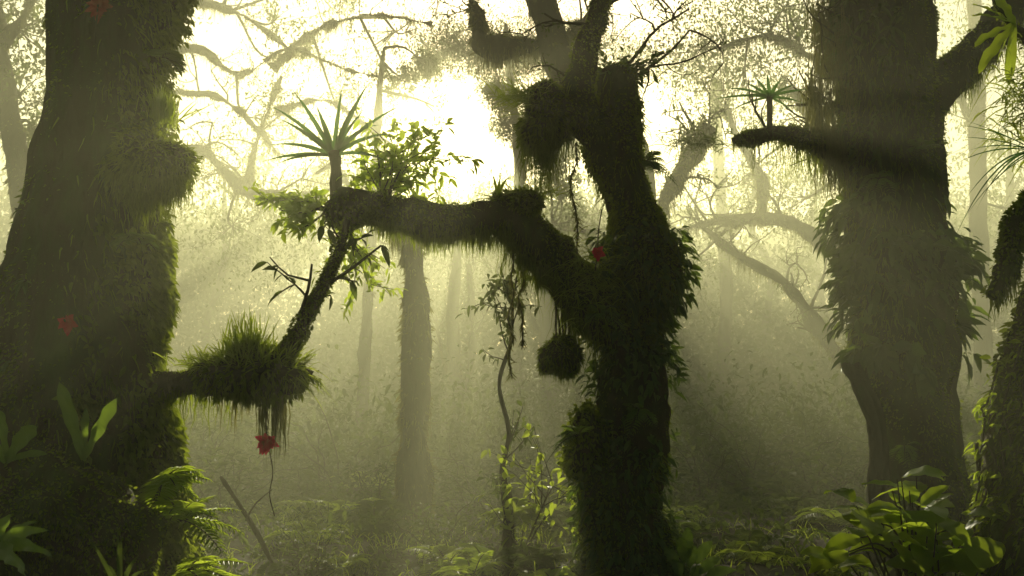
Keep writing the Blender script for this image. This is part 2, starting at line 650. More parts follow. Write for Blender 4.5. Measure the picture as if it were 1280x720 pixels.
def root_flare(rr, C, a):
    z = C[:, 2:3] - 0.0
    k = np.exp(-np.clip(z, 0, 9) / 0.35)
    return rr * (1 + k * (0.35 * np.cos(a * 4 + 0.6) + 0.2 * np.cos(a * 7 + 1)))


t_left = Thing("mossy_tree", "huge dark moss covered tree trunk filling the left side, with a fern at its foot", "tree", Pl[0], "great mossy trees")
tube_l = Tube(Pl, rad(RL, TL), n=190, m=84, lump=0.10, lf=1.7, ridge=0.07, nr=6, seed=1, flare=root_flare)
mb = MB()
tube_l.to(mb)
trunk_l = t_left.part("trunk", mb, BARK)
mb = MB()
moss_coat(mb, [tube_l], 34000, 0.015, 0.05, R)
# long soft moss below the shelf and on the right flank
p, n = tube_l.sample(2200, R, lambda n, p: np.clip(n[:, 0] + 0.1, 0, 1) * np.clip(0.3 + fbm(p * 2, 2), 0, 1) * (p[:, 2] < 6))
blades(mb, p, n * 0.5 + np.array([0, 0, -1.0]) + R.normal(size=p.shape) * 0.2, R.uniform(0.05, 0.13, len(p)), 0.011, 0.1, 3, R, prof='moss', wob=0.1)
p, n = tube_l.sample(9000, R, lambda n, p: np.clip(n[:, 0] - 0.45, 0, 1) * np.clip(0.45 + fbm(p * 2.2, 3), 0.03, 2) * (1 + 2 * (p[:, 2] < 2.6)) * (p[:, 2] < 6))
leaves(mb, p + n * R.uniform(0, 0.07, (len(p), 1)), n * 0.8 + R.normal(size=p.shape) * 0.6 + np.array([0, 0, -0.7]), R.uniform(0.02, 0.055, len(p)) * np.where(p[:, 2] < 2.7, 1.35, 1.0), 0.5, 0.3, R, up=n, tilt=0.9)
blades(mb, p[:2500], n[:2500] * 0.9 + np.array([0, 0, -0.7]) + R.normal(size=(2500, 3)) * 0.4, R.uniform(0.05, 0.14, 2500), 0.010, 0.4, 3, R, prof='moss')
t_left.part("moss", mb, MOSS, kind="stuff", parent=trunk_l)

# the shelf of moss that bulges out on the right flank
mb = MB()
c = W(186, 206, 5.62)
gp, gn = blob(mb, c, (0.22, 0.2, 0.14), seed=3, lump=0.5, lf=3)
ledge = t_left.part("moss_shelf", mb, BARK)
mb = MB()
i = R.integers(0, len(gp), 5200)
blades(mb, gp[i] + R.normal(size=(5200, 3)) * 0.01, gn[i] + np.array([0, 0, -0.6]) + R.normal(size=(5200, 3)) * 0.5, R.uniform(0.02, 0.07, 5200), 0.012, 0.2, 2, R, prof='moss')
i = R.choice(np.where(gn[:, 2] < 0.1)[0], 900)
blades(mb, gp[i], np.array([0, 0, -1.0]) + R.normal(size=(900, 3)) * 0.15, R.uniform(0.06, 0.3, 900) * R.random(900) + 0.03, 0.007, 0.0, 4, R, prof='moss', wob=0.1)
t_left.part("moss", mb, MOSS, parent=ledge, kind="stuff")
SHELF = (gp, gn)

# low mossy root ledge in front of the trunk
mb = MB()
LG = [(-190, 700, 5.1), (-60, 660, 5.0), (50, 640, 4.95), (115, 655, 5.0), (160, 715, 5.15), (185, 810, 5.3)]
rt = Tube(pts(LG), rad([95, 78, 64, 52, 40, 28], LG), n=60, m=40, lump=0.16, lf=2.6, seed=5)
rt.to(mb)
root = t_left.part("root", mb, BARK)
mb = MB()
moss_coat(mb, [rt], 12000, 0.012, 0.045, R, down=0.3)
t_left.part("moss", mb, MOSS, parent=root, kind="stuff")

# the low limb reaching right, then a bare stem rising from its end
BL = [(150, 498, 6.0), (205, 483, 5.95), (250, 478, 5.9), (300, 474, 5.9), (338, 462, 5.95), (362, 432, 6.0), (385, 392, 6.1), (410, 345, 6.2), (428, 300, 6.3), (434, 276, 6.35)]
limb_l = Tube(pts(BL), rad([24, 20, 17, 20, 14, 9, 7.5, 6.5, 5.5, 4.5], BL), n=70, m=20, lump=0.025, lf=5, seed=8)
mb = MB()
limb_l.to(mb)
tips = []
for q, dr, L, r in [((372, 412, 6.05), (0.0, 0.1, 1), 0.42, 0.016), ((404, 360, 6.18), (0.8, 0.1, 0.45), 0.45, 0.014), ((392, 380, 6.1), (-0.5, -0.1, 0.6), 0.22, 0.010),
                    ((420, 318, 6.25), (0.6, 0.2, 0.5), 0.25, 0.009), ((425, 300, 6.3), (-0.5, 0.1, 0.5), 0.22, 0.008)]:
    twigs(mb, W(*q), dr, L, r, 1, R, tips, curl=0.3, kids=(1, 3))
limb = t_left.part("limb", mb, BARK2)
mb = MB()
moss_coat(mb, [limb_l], 5000, 0.012, 0.04, R)
hanging(mb, limb_l, 260, 0.04, 0.30, R, t0=0.1, t1=0.55)
t_left.part("moss", mb, MOSS, parent=limb, kind="stuff")
mb = MB()
tp = np.array([a for a, b in tips])
td = np.array([b for a, b in tips])
i = R.integers(0, len(tp), 46)
leaves(mb, tp[i], td[i] * 0.5 + R.normal(size=(46, 3)) * 0.4 + np.array([0, 0, -0.4]), R.uniform(0.05, 0.12, 46), 0.4, 0.3, R)
t_left.part("foliage", mb, LEAF_M, parent=limb)

# ------------------------------------------------------------------ middle tree with the long arm
R = np.random.default_rng(21)
d = 8.5
TC = [(790, 745, d), (788, 725, d), (785, 690, d), (783, 620, d), (782, 560, d), (785, 510, d), (790, 450, d), (797, 400, d), (800, 350, d), (794, 300, d), (782, 250, d), (770, 205, d),
      (767, 150, d), (769, 118, d), (773, 98, d + .03), (776, 88, d + .05)]
RC = [66, 57, 49, 43, 44, 38, 37, 40, 41, 35, 29, 28, 32, 31, 24, 13]
Pc = pts(TC)
Pc[0] = base_of((790, 732, d)) - [0, 0, 0.1]
t_mid = Thing("mossy_tree", "crooked mossy tree in the middle with a long arm bent to the left", "tree", Pc[0], "great mossy trees")
tube_c = Tube(Pc, rad(RC, TC), n=130, m=52, lump=0.13, lf=2.1, ridge=0.06, nr=5, seed=2, flare=lambda rr, C, a: rr * (1 + np.exp(-np.clip(C[:, 2:3], 0, 9) / 0.22) * (0.3 * np.cos(a * 4) + 0.2)))
mb = MB()
tube_c.to(mb)
gpk, gnk = blob(mb, W(732, 556, d - .1), (0.16, 0.2, 0.27), seed=6, lump=0.4)
trunk_c = t_mid.part("trunk", mb, BARK)

AC = [(800, 440, d), (770, 408, d), (737, 383, d - .05), (703, 344, d - .1), (668, 305, d - .15), (643, 275, d - .2), (605, 271, d - .25), (558, 276, d - .3), (505, 268, d - .35), (455, 259, d - .4), (424, 262, d - .4), (408, 262, d - .4)]
arm_c = Tube(pts(AC), rad([27, 30, 30, 29, 28, 25, 21, 20, 19, 20, 18, 10], AC), n=110, m=32, lump=0.065, lf=3.8, seed=9)
mb = MB()
arm_c.to(mb)
gpe, gne = blob(mb, W(652, 258, d - .2), (0.17, 0.17, 0.09), seed=2, lump=0.5)
arm = t_mid.part("limb", mb, BARK)

JC = [(778, 215, d - .05), (752, 172, d - .15), (728, 150, d - .2), (722, 112, d - .25), (733, 70, d - .25), (748, 15, d - .25), (760, -40, d - .2), (778, -140, d - .2), (800, -300, d), (830, -480, d)]
j_c = Tube(pts(JC), rad([24, 25, 24, 20, 16, 13, 12, 11, 10, 6], JC), n=70, m=22, lump=0.04, lf=4, seed=4)
mb = MB()
j_c.to(mb)
gpj, gnj = blob(mb, W(681, 150, d - .25), (0.2, 0.2, 0.22), seed=12, lump=0.5)
jl = t_mid.part("limb", mb, BARK)
gpm, gnm = gpj, gnj

mb = MB()
moss_coat(mb, [tube_c], 26000, 0.015, 0.06, R)
hanging(mb, tube_c, 500, 0.06, 0.3, R, wd=0.007, t0=0.5, t1=0.95)
p, n = tube_c.sample(700, R, lambda n, p: (p[:, 2] > 2.2) * 1.0)
blades(mb, p, n * 0.5 + np.array([0, 0, -1.0]) + R.normal(size=p.shape) * 0.25, R.uniform(0.06, 0.22, len(p)), 0.009, 0.1, 4, R, prof='moss', wob=0.12)
i = R.integers(0, len(gpk), 2600)
leaves(mb, gpk[i] + gnk[i] * R.uniform(0, .04, (2600, 1)), gnk[i] + R.normal(size=(2600, 3)) * .6 + [0, 0, -.5], R.uniform(0.02, 0.06, 2600), 0.5, 0.3, R, up=gnk[i])
t_mid.part("moss", mb, MOSS, parent=trunk_c, kind="stuff")
mb = MB()
moss_coat(mb, [arm_c], 17000, 0.015, 0.055, R, down=0.7)
hanging(mb, arm_c, 2600, 0.04, 0.22, R, wd=0.008, t0=0.08)
hanging(mb, arm_c, 240, 0.15, 0.6, R, wd=0.007, t0=0.12, t1=0.55)
i = R.integers(0, len(gpe), 2600)
leaves(mb, gpe[i] + gne[i] * R.uniform(0, .03, (2600, 1)), gne[i] + R.normal(size=(2600, 3)) * .6 + [0, 0, -.2], R.uniform(0.02, 0.045, 2600), 0.5, 0.3, R, up=gne[i])
blades(mb, gpe[i], gne[i] + R.normal(size=(2600, 3)) * .4, R.uniform(0.02, 0.07, 2600), 0.010, .3, 2, R, prof='moss')
# ragged mats that hang lower here and there
for f in (0.2, 0.36, 0.44, 0.58, 0.7, 0.84):
    q = arm_c.C[int(f * (arm_c.n - 1))]
    N = 150
    o = R.normal(size=(N, 3)) * np.array([.09, .07, .03]) - [0, 0, arm_c.r[int(f * (arm_c.n - 1))] * .8]
    blades(mb, q + o, np.array([0, 0, -1.0]) + R.normal(size=(N, 3)) * .12, R.uniform(.08, .12 + .25 * R.random(), N), .010, 0, 5, R, prof='moss', wob=.14)
t_mid.part("moss", mb, MOSS, parent=arm, kind="stuff")
mb = MB()
moss_coat(mb, [j_c], 6000, 0.015, 0.05, R)
i = R.integers(0, len(gpj), 6500)
blades(mb, gpj[i], gnj[i] + np.array([0, 0, -0.5]) + R.normal(size=(6500, 3)) * 0.5, R.uniform(0.02, 0.08, 6500), 0.013, 0.2, 2, R, prof='moss')
i = R.choice(np.where(gnj[:, 2] < 0.0)[0], 700)
blades(mb, gpj[i], np.array([0, 0, -1.0]) + R.normal(size=(700, 3)) * 0.12, 0.06 + 0.5 * R.random(700) ** 2.2, 0.008, 0.0, 5, R, prof='moss', wob=0.12)
t_mid.part("moss", mb, MOSS, parent=jl, kind="stuff")

# twigs at the crown end and a few ferny leaves on them
mb = MB()
tips = []
for q, dr, L in [((786, 80, d), (0.5, 0.2, 0.8), 0.8), ((790, 100, d), (0.9, 0.2, 0.35), 0.9), ((745, 20, d - .2), (0.6, 0.1, 0.7), 0.6), ((745, 40, d - .2), (-0.8, 0.2, 0.5), 0.5), ((722, 108, d - .2), (-0.8, 0.0, 0.7), 0.3)]:
    twigs(mb, W(*q), dr, L, 0.018, 2, R, tips, curl=0.35, kids=(2, 4))
tw = t_mid.part("twigs", mb, TWIG)
mb = MB()
tp = np.array([a for a, b in tips])
i = R.integers(0, len(tp), 260)
leaves(mb, tp[i] + R.normal(size=(260, 3)) * 0.03, R.normal(size=(260, 3)), R.uniform(0.02, 0.05, 260), 0.45, 0.2, R)
t_mid.part("foliage", mb, LEAF_M, parent=tw)

# ------------------------------------------------------------------ great tree at the right
R = np.random.default_rng(31)
d = 10.0
TR = [(1152, 715, d), (1151, 690, d), (1150, 640, d), (1147, 560, d), (1142, 500, d), (1132, 430, d), (1126, 350, d), (1120, 280, d), (1116, 200, d), (1110, 120, d), (1104, 50, d), (1101, 0, d), (1096, -120, d), (1090, -300, d), (1085, -460, d)]
RR = [74, 66, 56, 51, 50, 53, 57, 58, 56, 55, 54, 54, 52, 44, 34]
Pr = pts(TR)
Pr[0] = base_of((1152, 700, d)) - [0, 0, 0.1]
t_right = Thing("mossy_tree", "tall thick tree at the right with a skirt of leaves round its trunk", "tree", Pr[0], "great mossy trees")
tube_r = Tube(Pr, rad(RR, TR), n=150, m=64, lump=0.10, lf=1.5, ridge=0.10, nr=6, seed=7, flare=lambda rr, C, a: rr * (1 + np.exp(-np.clip(C[:, 2:3], 0, 9) / 0.3) * 0.25 * np.cos(a * 5)))
mb = MB()
tube_r.to(mb)
trunk_r = t_right.part("trunk", mb, BARK)
L1 = [(1120, 150, d), (1160, 118, d - .05), (1190, 94, d - .1), (1222, 62, d - .2), (1255, 25, d - .3), (1300, -40, d - .4), (1350, -140, d - .4)]
l1 = Tube(pts(L1), rad([38, 34, 28, 22, 20, 17, 12], L1), n=50, m=24, lump=0.06, lf=3, seed=3)
L2 = [(1110, 240, d), (1070, 214, d - .05), (1040, 200, d - .1), (1008, 178, d - .1), (972, 168, d - .1), (940, 172, d - .05), (916, 176, d)]
l2 = Tube(pts(L2), rad([28, 21, 15, 14, 12, 9, 3], L2), n=60, m=22, lump=0.08, lf=3.6, seed=13)
limbs = []
for k, tb in enumerate((l1, l2)):
    mb = MB()
    tb.to(mb)
    tips = []
    if k == 1:
        for q, dr, L in [((1035, 190, d), (-0.2, 0.1, 1), 0.9), ((1000, 172, d), (0.2, 0.1, 1), 0.8), ((960, 172, d), (-0.6, 0, 0.7), 0.5), ((1060, 205, d), (-0.4, 0, 1), 0.7)]:
            twigs(mb, W(*q), dr, L, 0.018, 1, R, tips, curl=0.4, kids=(2, 4))
    if k == 2:
        for q, dr, L in [((970, 350, d), (-0.1, 0.1, 1), 0.5), ((1010, 398, d), (-0.6, 0.1, 0.6), 0.5), ((925, 310, d), (0.1, 0.1, 1), 0.6), ((890, 290, d + .3), (-0.8, 0.1, 0.2), 0.5)]:
            twigs(mb, W(*q), dr, L, 0.012, 1, R, tips, curl=0.4, kids=(2, 4))
    lo = t_right.part("limb", mb, BARK)
    mb = MB()
    moss_coat(mb, [tb], (6500, 5000, 2600)[k], 0.015, (0.06, 0.06, 0.035)[k], R)
    hanging(mb, tb, (900, 900, 380)[k], 0.05, (0.3, 0.5, 0.3)[k], R, wd=0.008)
    t_right.part("moss", mb, MOSS, parent=lo, kind="stuff")
# fluted hanging root on the lit edge
mb = MB()
for dx, r in ((0, 7), (9, 5), (-7, 4)):
    Q = [(1062 + dx, 455, d - .35), (1078 + dx, 490, d - .5), (1093 + dx, 530, d - .53), (1097 + dx, 590, d - .5), (1095 + dx, 650, d - .52), (1092 + dx * 2, 706, d - .55)]
    Tube(pts(Q), rad([r * 0.8, r, r, r, r, r * 1.3], Q), n=40, m=10, lump=0.02, lf=6, seed=dx).to(mb)
t_right.part("hanging_root", mb, BARK2)
mb = MB()
moss_coat(mb, [tube_r], 26000, 0.015, 0.06, R)
hanging(mb, tube_r, 800, 0.06, 0.4, R, wd=0.008, t0=0.3)
p, n = tube_r.sample(3000, R, lambda n, p: np.clip(0.3 - n[:, 0] - n[:, 1] * 0.3, 0, 1) * (p[:, 2] > 1.9) * (p[:, 2] < 5.2))
blades(mb, p, n * 0.5 + np.array([0, 0, -1.0]) + R.normal(size=p.shape) * 0.2, R.uniform(0.05, 0.16, len(p)), 0.010, 0.1, 4, R, prof='moss', wob=0.12)
t_right.part("moss", mb, MOSS, parent=trunk_r, kind="stuff")
# the long curtain of moss down the left side of the trunk
mb = MB()
for k in range(34):
    q = (R.uniform(1010, 1062), R.uniform(-10, 200) , d - R.uniform(-.3, .5))
    q = (q[0], q[1], q[2])
    a = W(*q)
    N = 46
    b = a + R.normal(size=(N, 3)) * np.array([0.05, 0.05, 0.08])
    blades(mb, b, np.array([0, 0, -1.0]) + R.normal(size=(N, 3)) * 0.08, 0.1 + 0.55 * R.random(N) ** 1.5, 0.009, 0, 5, R, prof='moss', wob=0.1)
tips = []
tm = MB()
for k in range(9):
    q0 = (1075, 200 - k * 32, d - .1)
    twigs(tm, W(*q0), (-1, R.uniform(-.5, .3), R.uniform(0.1, 0.6)), R.uniform(0.5, 0.75), 0.016, 1, R, tips, curl=0.35, kids=(2, 4))
tw = t_right.part("twigs", tm, TWIG)
t_right.part("hanging_moss", mb, HANG, parent=tw, kind="stuff")

# ------------------------------------------------------------------ leaning mossy tree at the right edge
R = np.random.default_rng(41)
d = 5.0
TE = [(1320, 960, d), (1318, 840, d), (1315, 760, d), (1308, 690, d), (1313, 620, d), (1320, 540, d), (1328, 470, d), (1346, 405, d), (1392, 330, d + .1), (1440, 200, d + .2), (1450, 40, d + .3), (1465, -140, d + .4), (1485, -400, d + .5)]
RE = [112, 96, 86, 78, 70, 66, 66, 62, 56, 50, 46, 40, 30]
Pe = pts(TE)
Pe[0] = base_of((1320, 930, d)) - [0, 0, 0.1]
t_edge = Thing("mossy_tree", "leaning trunk thick with bright green moss at the right edge", "tree", Pe[0], "great mossy trees")
tube_e = Tube(Pe, rad(RE, TE), n=110, m=50, lump=0.11, lf=2.2, ridge=0.05, seed=17)
mb = MB()
tube_e.to(mb)
tk = t_edge.part("trunk", mb, BARK)
mb = MB()
moss_coat(mb, [tube_e], 26000, 0.014, 0.05, R)
p, n = tube_e.sample(1500, R, lambda n, p: np.clip(-n[:, 0], 0, 1) * (p[:, 2] > 0.5))
blades(mb, p, n * 0.8 + np.array([0, 0, -0.7]) + R.normal(size=p.shape) * 0.3, R.uniform(0.03, 0.09, len(p)), 0.014, 0.2, 3, R, prof='leaf')
t_edge.part("moss", mb, MOSS, parent=tk, kind="stuff")
LE = [(1375, 225, d + .15), (1330, 235, d + .1), (1290, 255, d + .05), (1266, 290, d), (1262, 325, d), (1252, 352, d), (1240, 372, d)]
le = Tube(pts(LE), rad([10, 12, 13, 11, 9, 7, 4], LE), n=40, m=20, lump=0.05, lf=5, seed=19)
mb = MB()
le.to(mb)
lo = t_edge.part("limb", mb, BARK)
mb = MB()
moss_coat(mb, [le], 5000, 0.015, 0.05, R)
hanging(mb, le, 500, 0.03, 0.16, R, wd=0.007)
t_edge.part("moss", mb, MOSS, parent=lo, kind="stuff")
# upper limb that carries the bright broad leaves
LU = [(1420, 60, d + .3), (1360, 70, d + .2), (1310, 60, d + .1), (1275, 40, d), (1250, 10, d), (1240, -40, d)]
lu = Tube(pts(LU), rad([20, 17, 14, 10, 8, 5], LU), n=40, m=16, lump=0.03, lf=5, seed=29)
mb = MB()
lu.to(mb)
lo = t_edge.part("limb", mb, BARK)
mb = MB()
moss_coat(mb, [lu], 3000, 0.015, 0.05, R)
hanging(mb, lu, 700, 0.05, 0.75, R, wd=0.008, t0=0.3)
t_edge.part("moss", mb, MOSS, parent=lo, kind="stuff")


# ------------------------------------------------------------------ trees further back in the mist
def clump_leaves(mb, c, r, k, size, rng, per=22):
    c = np.asarray(c, float)
    m = max(3, k // per)
    cc = c + rng.normal(size=(m, 3)) * r * 0.5
    i = rng.integers(0, m, k)
    p = cc[i] + rng.normal(size=(k, 3)) * r * 0.16
    leaves(mb, p, rng.normal(size=(k, 3)) + np.array([0, 0, -0.4]), size * rng.uniform(0.6, 1.4, k), 0.5, 0.2, rng)
    return cc


def back_tree(name, label, group, d, trunk, rt, limbs=(), crown=(), seed=0, leaf=0.09, twig=True, hang=0.5, lump=0.06):
    """trunk and limbs as photo pixels at distance d; crown clumps as (px, py, rpx, leaves, distance offset)"""
    rng = np.random.default_rng(seed)
    d, leaf = d * KD, leaf * KD
    L = [(x, y, d) for x, y in trunk]
    P = pts(L)
    g = ground_z(P[:, 0], P[:, 1])
    keep = (P[:, 2] > g + 0.35) & (P[:, 2] < HAZE_TOP - 0.6)
    keep[0] = True
    L = [q for q, f in zip(L, keep) if f]
    rt = [q for q, f in zip(rt, keep) if f]
    rt[0] = rt[1] * 1.3
    P = P[keep]
    P[0] = [P[1][0], P[1][1], float(g[0]) - 0.1]
    th = Thing(name, label, "tree", P[0], group)
    tt = Tube(P, rad(rt, L), n=60, m=20, lump=lump, lf=1.8, ridge=0.06, seed=seed)
    mb = MB()
    tt.to(mb)
    tk = th.part("trunk", mb, BARK2)
    mm = MB()
    hm = [tt]
    limbs = [(lp, lr) for lp, lr in limbs if max(W(q[0], q[1], d)[2] for q in lp) < HAZE_TOP - 0.5]
    tips = []
    for (lp, lr) in limbs:
        Q = [(q[0], q[1], d + (q[2] * KD if len(q) > 2 else 0)) for q in lp]
        Q = [Q[0]] + [(q[0] + rng.normal() * 4, q[1] + rng.normal() * 5, q[2]) for q in Q[1:-1]] + [Q[-1]]
        lb = Tube(pts(Q), rad(lr, Q) * 0.72, n=54, m=12, lump=0.13, lf=1.8, seed=seed + len(hm))
        mb = MB()
        lb.to(mb)
        hm.append(lb)
        if twig:
            n = lb.n
            if lb.C[-1][2] > HAZE_TOP - 1.5:
                continue
            for k in range(7):
                i = rng.integers(n // 3, n)
                twigs(mb, lb.C[i], rng.normal(size=3) * 0.5 + np.array([0, 0, 0.8]) + lb.T[i] * 0.5, M_(rng.uniform(40, 80), d), max(0.008, lb.r[i] * 0.3), 2, rng, tips, curl=0.45, kids=(2, 4))
        th.part("limb", mb, BARK2)
    for lb in hm:
        moss_coat(mm, [lb], 1600, 0.05, 0.16, rng, wf=0.35, grain=0)
        hanging(mm, lb, 420, 0.1, 0.9 * hang + 0.15, rng, wd=0.012, patch=1.0)
    th.part("moss", mm, HANG, kind="stuff")
    if crown or tips:
        mb = MB()
        wm = MB()
        for (cx, cy, r, k, dd) in crown:
            dd = dd * KD
            k = int(k * CLUMP)
            c = W(cx, cy, d + dd)
            c[2] = min(c[2], HAZE_TOP - 0.6 - M_(r, d) * 1.4)
            cc = clump_leaves(mb, c, M_(r, d + dd), k, leaf, rng)
            # the bough that bears the clump
            A = np.concatenate([lb.C for lb in hm])
            s = A[np.argmin(np.linalg.norm(A - c, axis=1))]
            mid = (s + c) / 2 + rng.normal(size=3) * np.linalg.norm(c - s) * 0.1
            Tube([s, mid, c], [0.05, 0.035, 0.012], n=10, m=6, seed=seed).to(wm)
            for q in cc[:: max(1, len(cc) // 9)]:
                Tube([c * 0.4 + mid * 0.6, (c + q) / 2 + rng.normal(size=3) * 0.05, q], [0.016, 0.01, 0.005], n=6, m=4).to(wm)
        if tips:
            tp = np.array([a for a, b in tips])
            i = rng.integers(0, len(tp), len(tp) * 2)
            leaves(mb, tp[i] + rng.normal(size=(len(i), 3)) * 0.06, rng.normal(size=(len(i), 3)), leaf * rng.uniform(0.5, 1, len(i)), 0.5, 0.2, rng)
        cr = th.part("crown", mb, LEAF_M)
        if crown:
            th.part("boughs", wm, BARK2, parent=cr)
    return th


back_tree("misty_tree", "thin mossy trunk leaning at the far left edge behind the huge trunk", "trees standing in the mist", 13.0,
          [(95, 690), (78, 560), (52, 400), (37, 300), (22, 200), (8, 110), (-8, 20), (-20, -100), (-30, -220)], [18, 15, 14, 13, 13, 12, 11, 9, 5],
          [([(30, 250), (50, 215), (66, 160), (75, 100)], [6, 5, 4, 2]), ([(0, 60), (30, 20), (50, -30)], [6, 4, 3])],
          [(30, 40, 55, 700, .5), (20, 120, 45, 500, .8), (-30, -20, 70, 500, 0), (45, 165, 30, 260, .5)], seed=101, leaf=0.07)
back_tree("misty_tree", "pale branching tree in the mist just right of the huge left trunk", "trees standing in the mist", 20.0,
          [(120, 660), (125, 500), (140, 350), (165, 200), (160, 60), (150, -60), (140, -200)], [20, 17, 16, 15, 13, 11, 7],
          [([(160, 165), (215, 178), (255, 196), (300, 228), (345, 240), (400, 246, .5)], [13, 11, 10, 10, 9, 5]),
           ([(165, 120), (230, 110), (280, 128), (330, 160), (350, 195)], [9, 7, 7, 5, 3]),
           ([(310, 232), (318, 190), (335, 140), (352, 95)], [6, 5, 4, 2]),
           ([(160, 20), (230, 0), (300, 20), (360, 60)], [9, 7, 5, 2]), ([(168, 95), (235, 62), (300, 84), (360, 66), (430, 88), (520, 104)], [6, 4.5, 4, 3, 2.5, 1.5]), ([(345, 140), (400, 130), (450, 150), (500, 190)], [4, 3, 3, 2]), ([(340, 86), (390, 40), (460, 20), (540, 30)], [5, 4, 3, 2])],
          [(225, -30, 60, 420, 1), (330, -60, 50, 250, 1), (400, 66, 46, 200, 6), (470, 56, 44, 220, 6), (430, 112, 36, 160, 6), (520, 36, 46, 220, 6), (350, 20, 44, 260, 1), (420, 0, 46, 300, 6), (490, 110, 34, 160, 6), (250, 210, 70, 700, 2), (340, 150, 60, 450, 3), (300, 290, 70, 800, 2)], seed=102, leaf=0.08)
back_tree("misty_tree", "straight pale trunk standing in the mist below the long mossy arm", "trees standing in the mist", 9.0,
          [(517, 690), (517, 640), (519, 560), (519, 480), (521, 400), (518, 340), (514, 300), (512, 270)], [24, 22, 19, 18, 17, 15, 11, 6],
          [([(516, 320), (500, 290), (488, 275)], [5, 4, 2])], (), seed=113, leaf=0.05)
back_tree("misty_tree", "thin hazy tree behind the sword leaved rosette, added to bear leaves that shade the mist", "trees standing in the mist", 19.0,
          [(450, 640), (452, 540), (456, 440), (462, 340), (468, 260), (470, 190), (474, 120), (480, 60)], [9, 8, 7, 6.5, 6, 5, 4, 2],
          [([(462, 330), (440, 260), (420, 200)], [4, 3, 2])],
          [(545, 135, 34, 90, 1.0), (430, 200, 60, 500, 3.0), (400, 290, 70, 800, 3.0), (600, 300, 50, 350, 4.0), (530, 295, 60, 600, 3.0), (535, 84, 18, 700, 1.0), (505, 98, 18, 420, 1.0)], seed=103, leaf=0.07)  # tree added to carry clumps that shade the near mist from the sun
back_tree("misty_tree", "dim tree behind the crooked middle tree, its top forked above the bend", "trees standing in the mist", 12.0,
          [(806, 680), (806, 560), (806, 420), (805, 300), (803, 220), (784, 160), (742, 118), (702, 85), (688, 40), (672, -30), (660, -150), (650, -240)], [20, 17, 13, 12, 12, 14, 17, 20, 19, 18, 14, 8],
          [([(690, 50), (660, 55), (630, 62), (600, 52), (590, 25), (585, -10)], [14, 14, 14, 11, 7, 4]),
           ([(805, 285), (832, 232), (868, 190), (888, 160)], [13, 14, 13, 8]),
           ([(695, 60), (740, 20), (790, -30)], [9, 7, 4])],
          [(690, -60, 50, 300, .5)], seed=104, leaf=0.06)
back_tree("misty_tree", "twisted tree hidden behind the right trunk, sending pale limbs leftward", "trees standing in the mist", 18.0,
          [(1120, 650), (1110, 500), (1095, 380), (1080, 280), (1075, 180), (1060, 60), (1045, -60), (1035, -200)], [30, 26, 24, 22, 18, 16, 13, 8],
          [([(1090, 330), (1030, 300), (985, 282), (945, 268), (900, 272), (860, 280), (838, 290)], [15, 12, 10, 12, 10, 8, 4]),
           ([(1060, 100), (1010, 70), (960, 50), (900, 60)], [12, 9, 7, 3]),
           ([(950, 270), (955, 225), (925, 180), (905, 130)], [8, 7, 6, 3]),
           ([(1070, 200), (1030, 150), (990, 110)], [9, 7, 3]), ([(1105, 520), (1080, 482), (1045, 440), (1005, 392), (968, 350), (925, 312), (880, 285)], [17, 15, 13, 12, 10, 8, 4])],
          [(880, 60, 70, 1400, 1), (960, 20, 70, 1300, .5), (985, 120, 45, 420, .5), (930, 100, 50, 600, 1), (1000, 60, 50, 600, 0), (930, 230, 60, 700, 4), (1000, 250, 60, 700, 4), (860, 330, 60, 500, 5)], seed=105, leaf=0.07)
back_tree("misty_tree", "hazy leafy crown added to shade the near mist, straight behind the upper bend of the middle tree", "trees standing in the mist", 29.3,
          [(650, 640), (648, 540), (646, 440), (648, 340), (650, 270), (648, 190), (640, 120), (634, 60), (632, 30)], [10, 8, 8, 7, 7, 6, 5, 4, 3],
          [([(649, 230), (662, 190), (690, 160)], [4, 3, 2])],
          [(630, 67, 37, 1800, 0), (662, 70, 34, 1500, 0), (598, 67, 34, 1500, 0), (632, 126, 22, 1700, 0), (636, 154, 20, 1500, 0), (752, 60, 40, 1500, 0), (707, 70, 34, 1500, 0), (796, 73, 40, 900, 0), (566, 57, 34, 1500, 0), (540, 74, 30, 900, 0), (611, 35, 40, 1500, 0), (656, 28, 40, 1500, 0), (707, 28, 40, 1500, 0), (553, 22, 40, 1200, 0), (726, 99, 24, 700, 0), (616, 110, 19, 1200, 0)], seed=110, leaf=0.07)  # added tree; its clumps block the sun to keep the near mist dark
back_tree("misty_tree", "slim faint trunk in the mist left of the crooked middle tree", "trees standing in the mist", 24.0,
          [(692, 660), (690, 560), (686, 470), (684, 400), (686, 340), (690, 280)], [14, 12, 11, 11, 9, 4],
          [([(688, 430), (650, 380), (625, 330)], [4, 3, 2])], [(690, 300, 60, 500, 1), (805, 262, 30, 900, 0), (700, 232, 24, 700, 0), (690, 192, 23, 1500, 0), (714, 178, 20, 1200, 0), (720, 270, 60, 900, 0), (780, 290, 60, 800, 0)], seed=106, leaf=0.08)  # dense outlying clumps added to shade the mist before the right trunk
back_tree("misty_tree", "slender dim double stemmed tree between the straight trunk and the sapling", "trees standing in the mist", 25.0,
          [(575, 640), (577, 560), (570, 480), (566, 400), (570, 340), (574, 290)], [11, 10, 9, 8, 6, 3],
          [([(576, 540), (586, 470), (590, 400), (586, 330)], [6, 5, 4, 2]), ([(572, 500), (552, 450), (545, 400)], [4, 3, 2])], [(560, 330, 60, 500, 2), (560, 275, 50, 900, 0), (620, 258, 40, 600, 0), (640, 285, 55, 900, 0), (500, 300, 60, 700, 0)], seed=107, leaf=0.08)  # wide low clumps added to keep sun off the low mist and ground
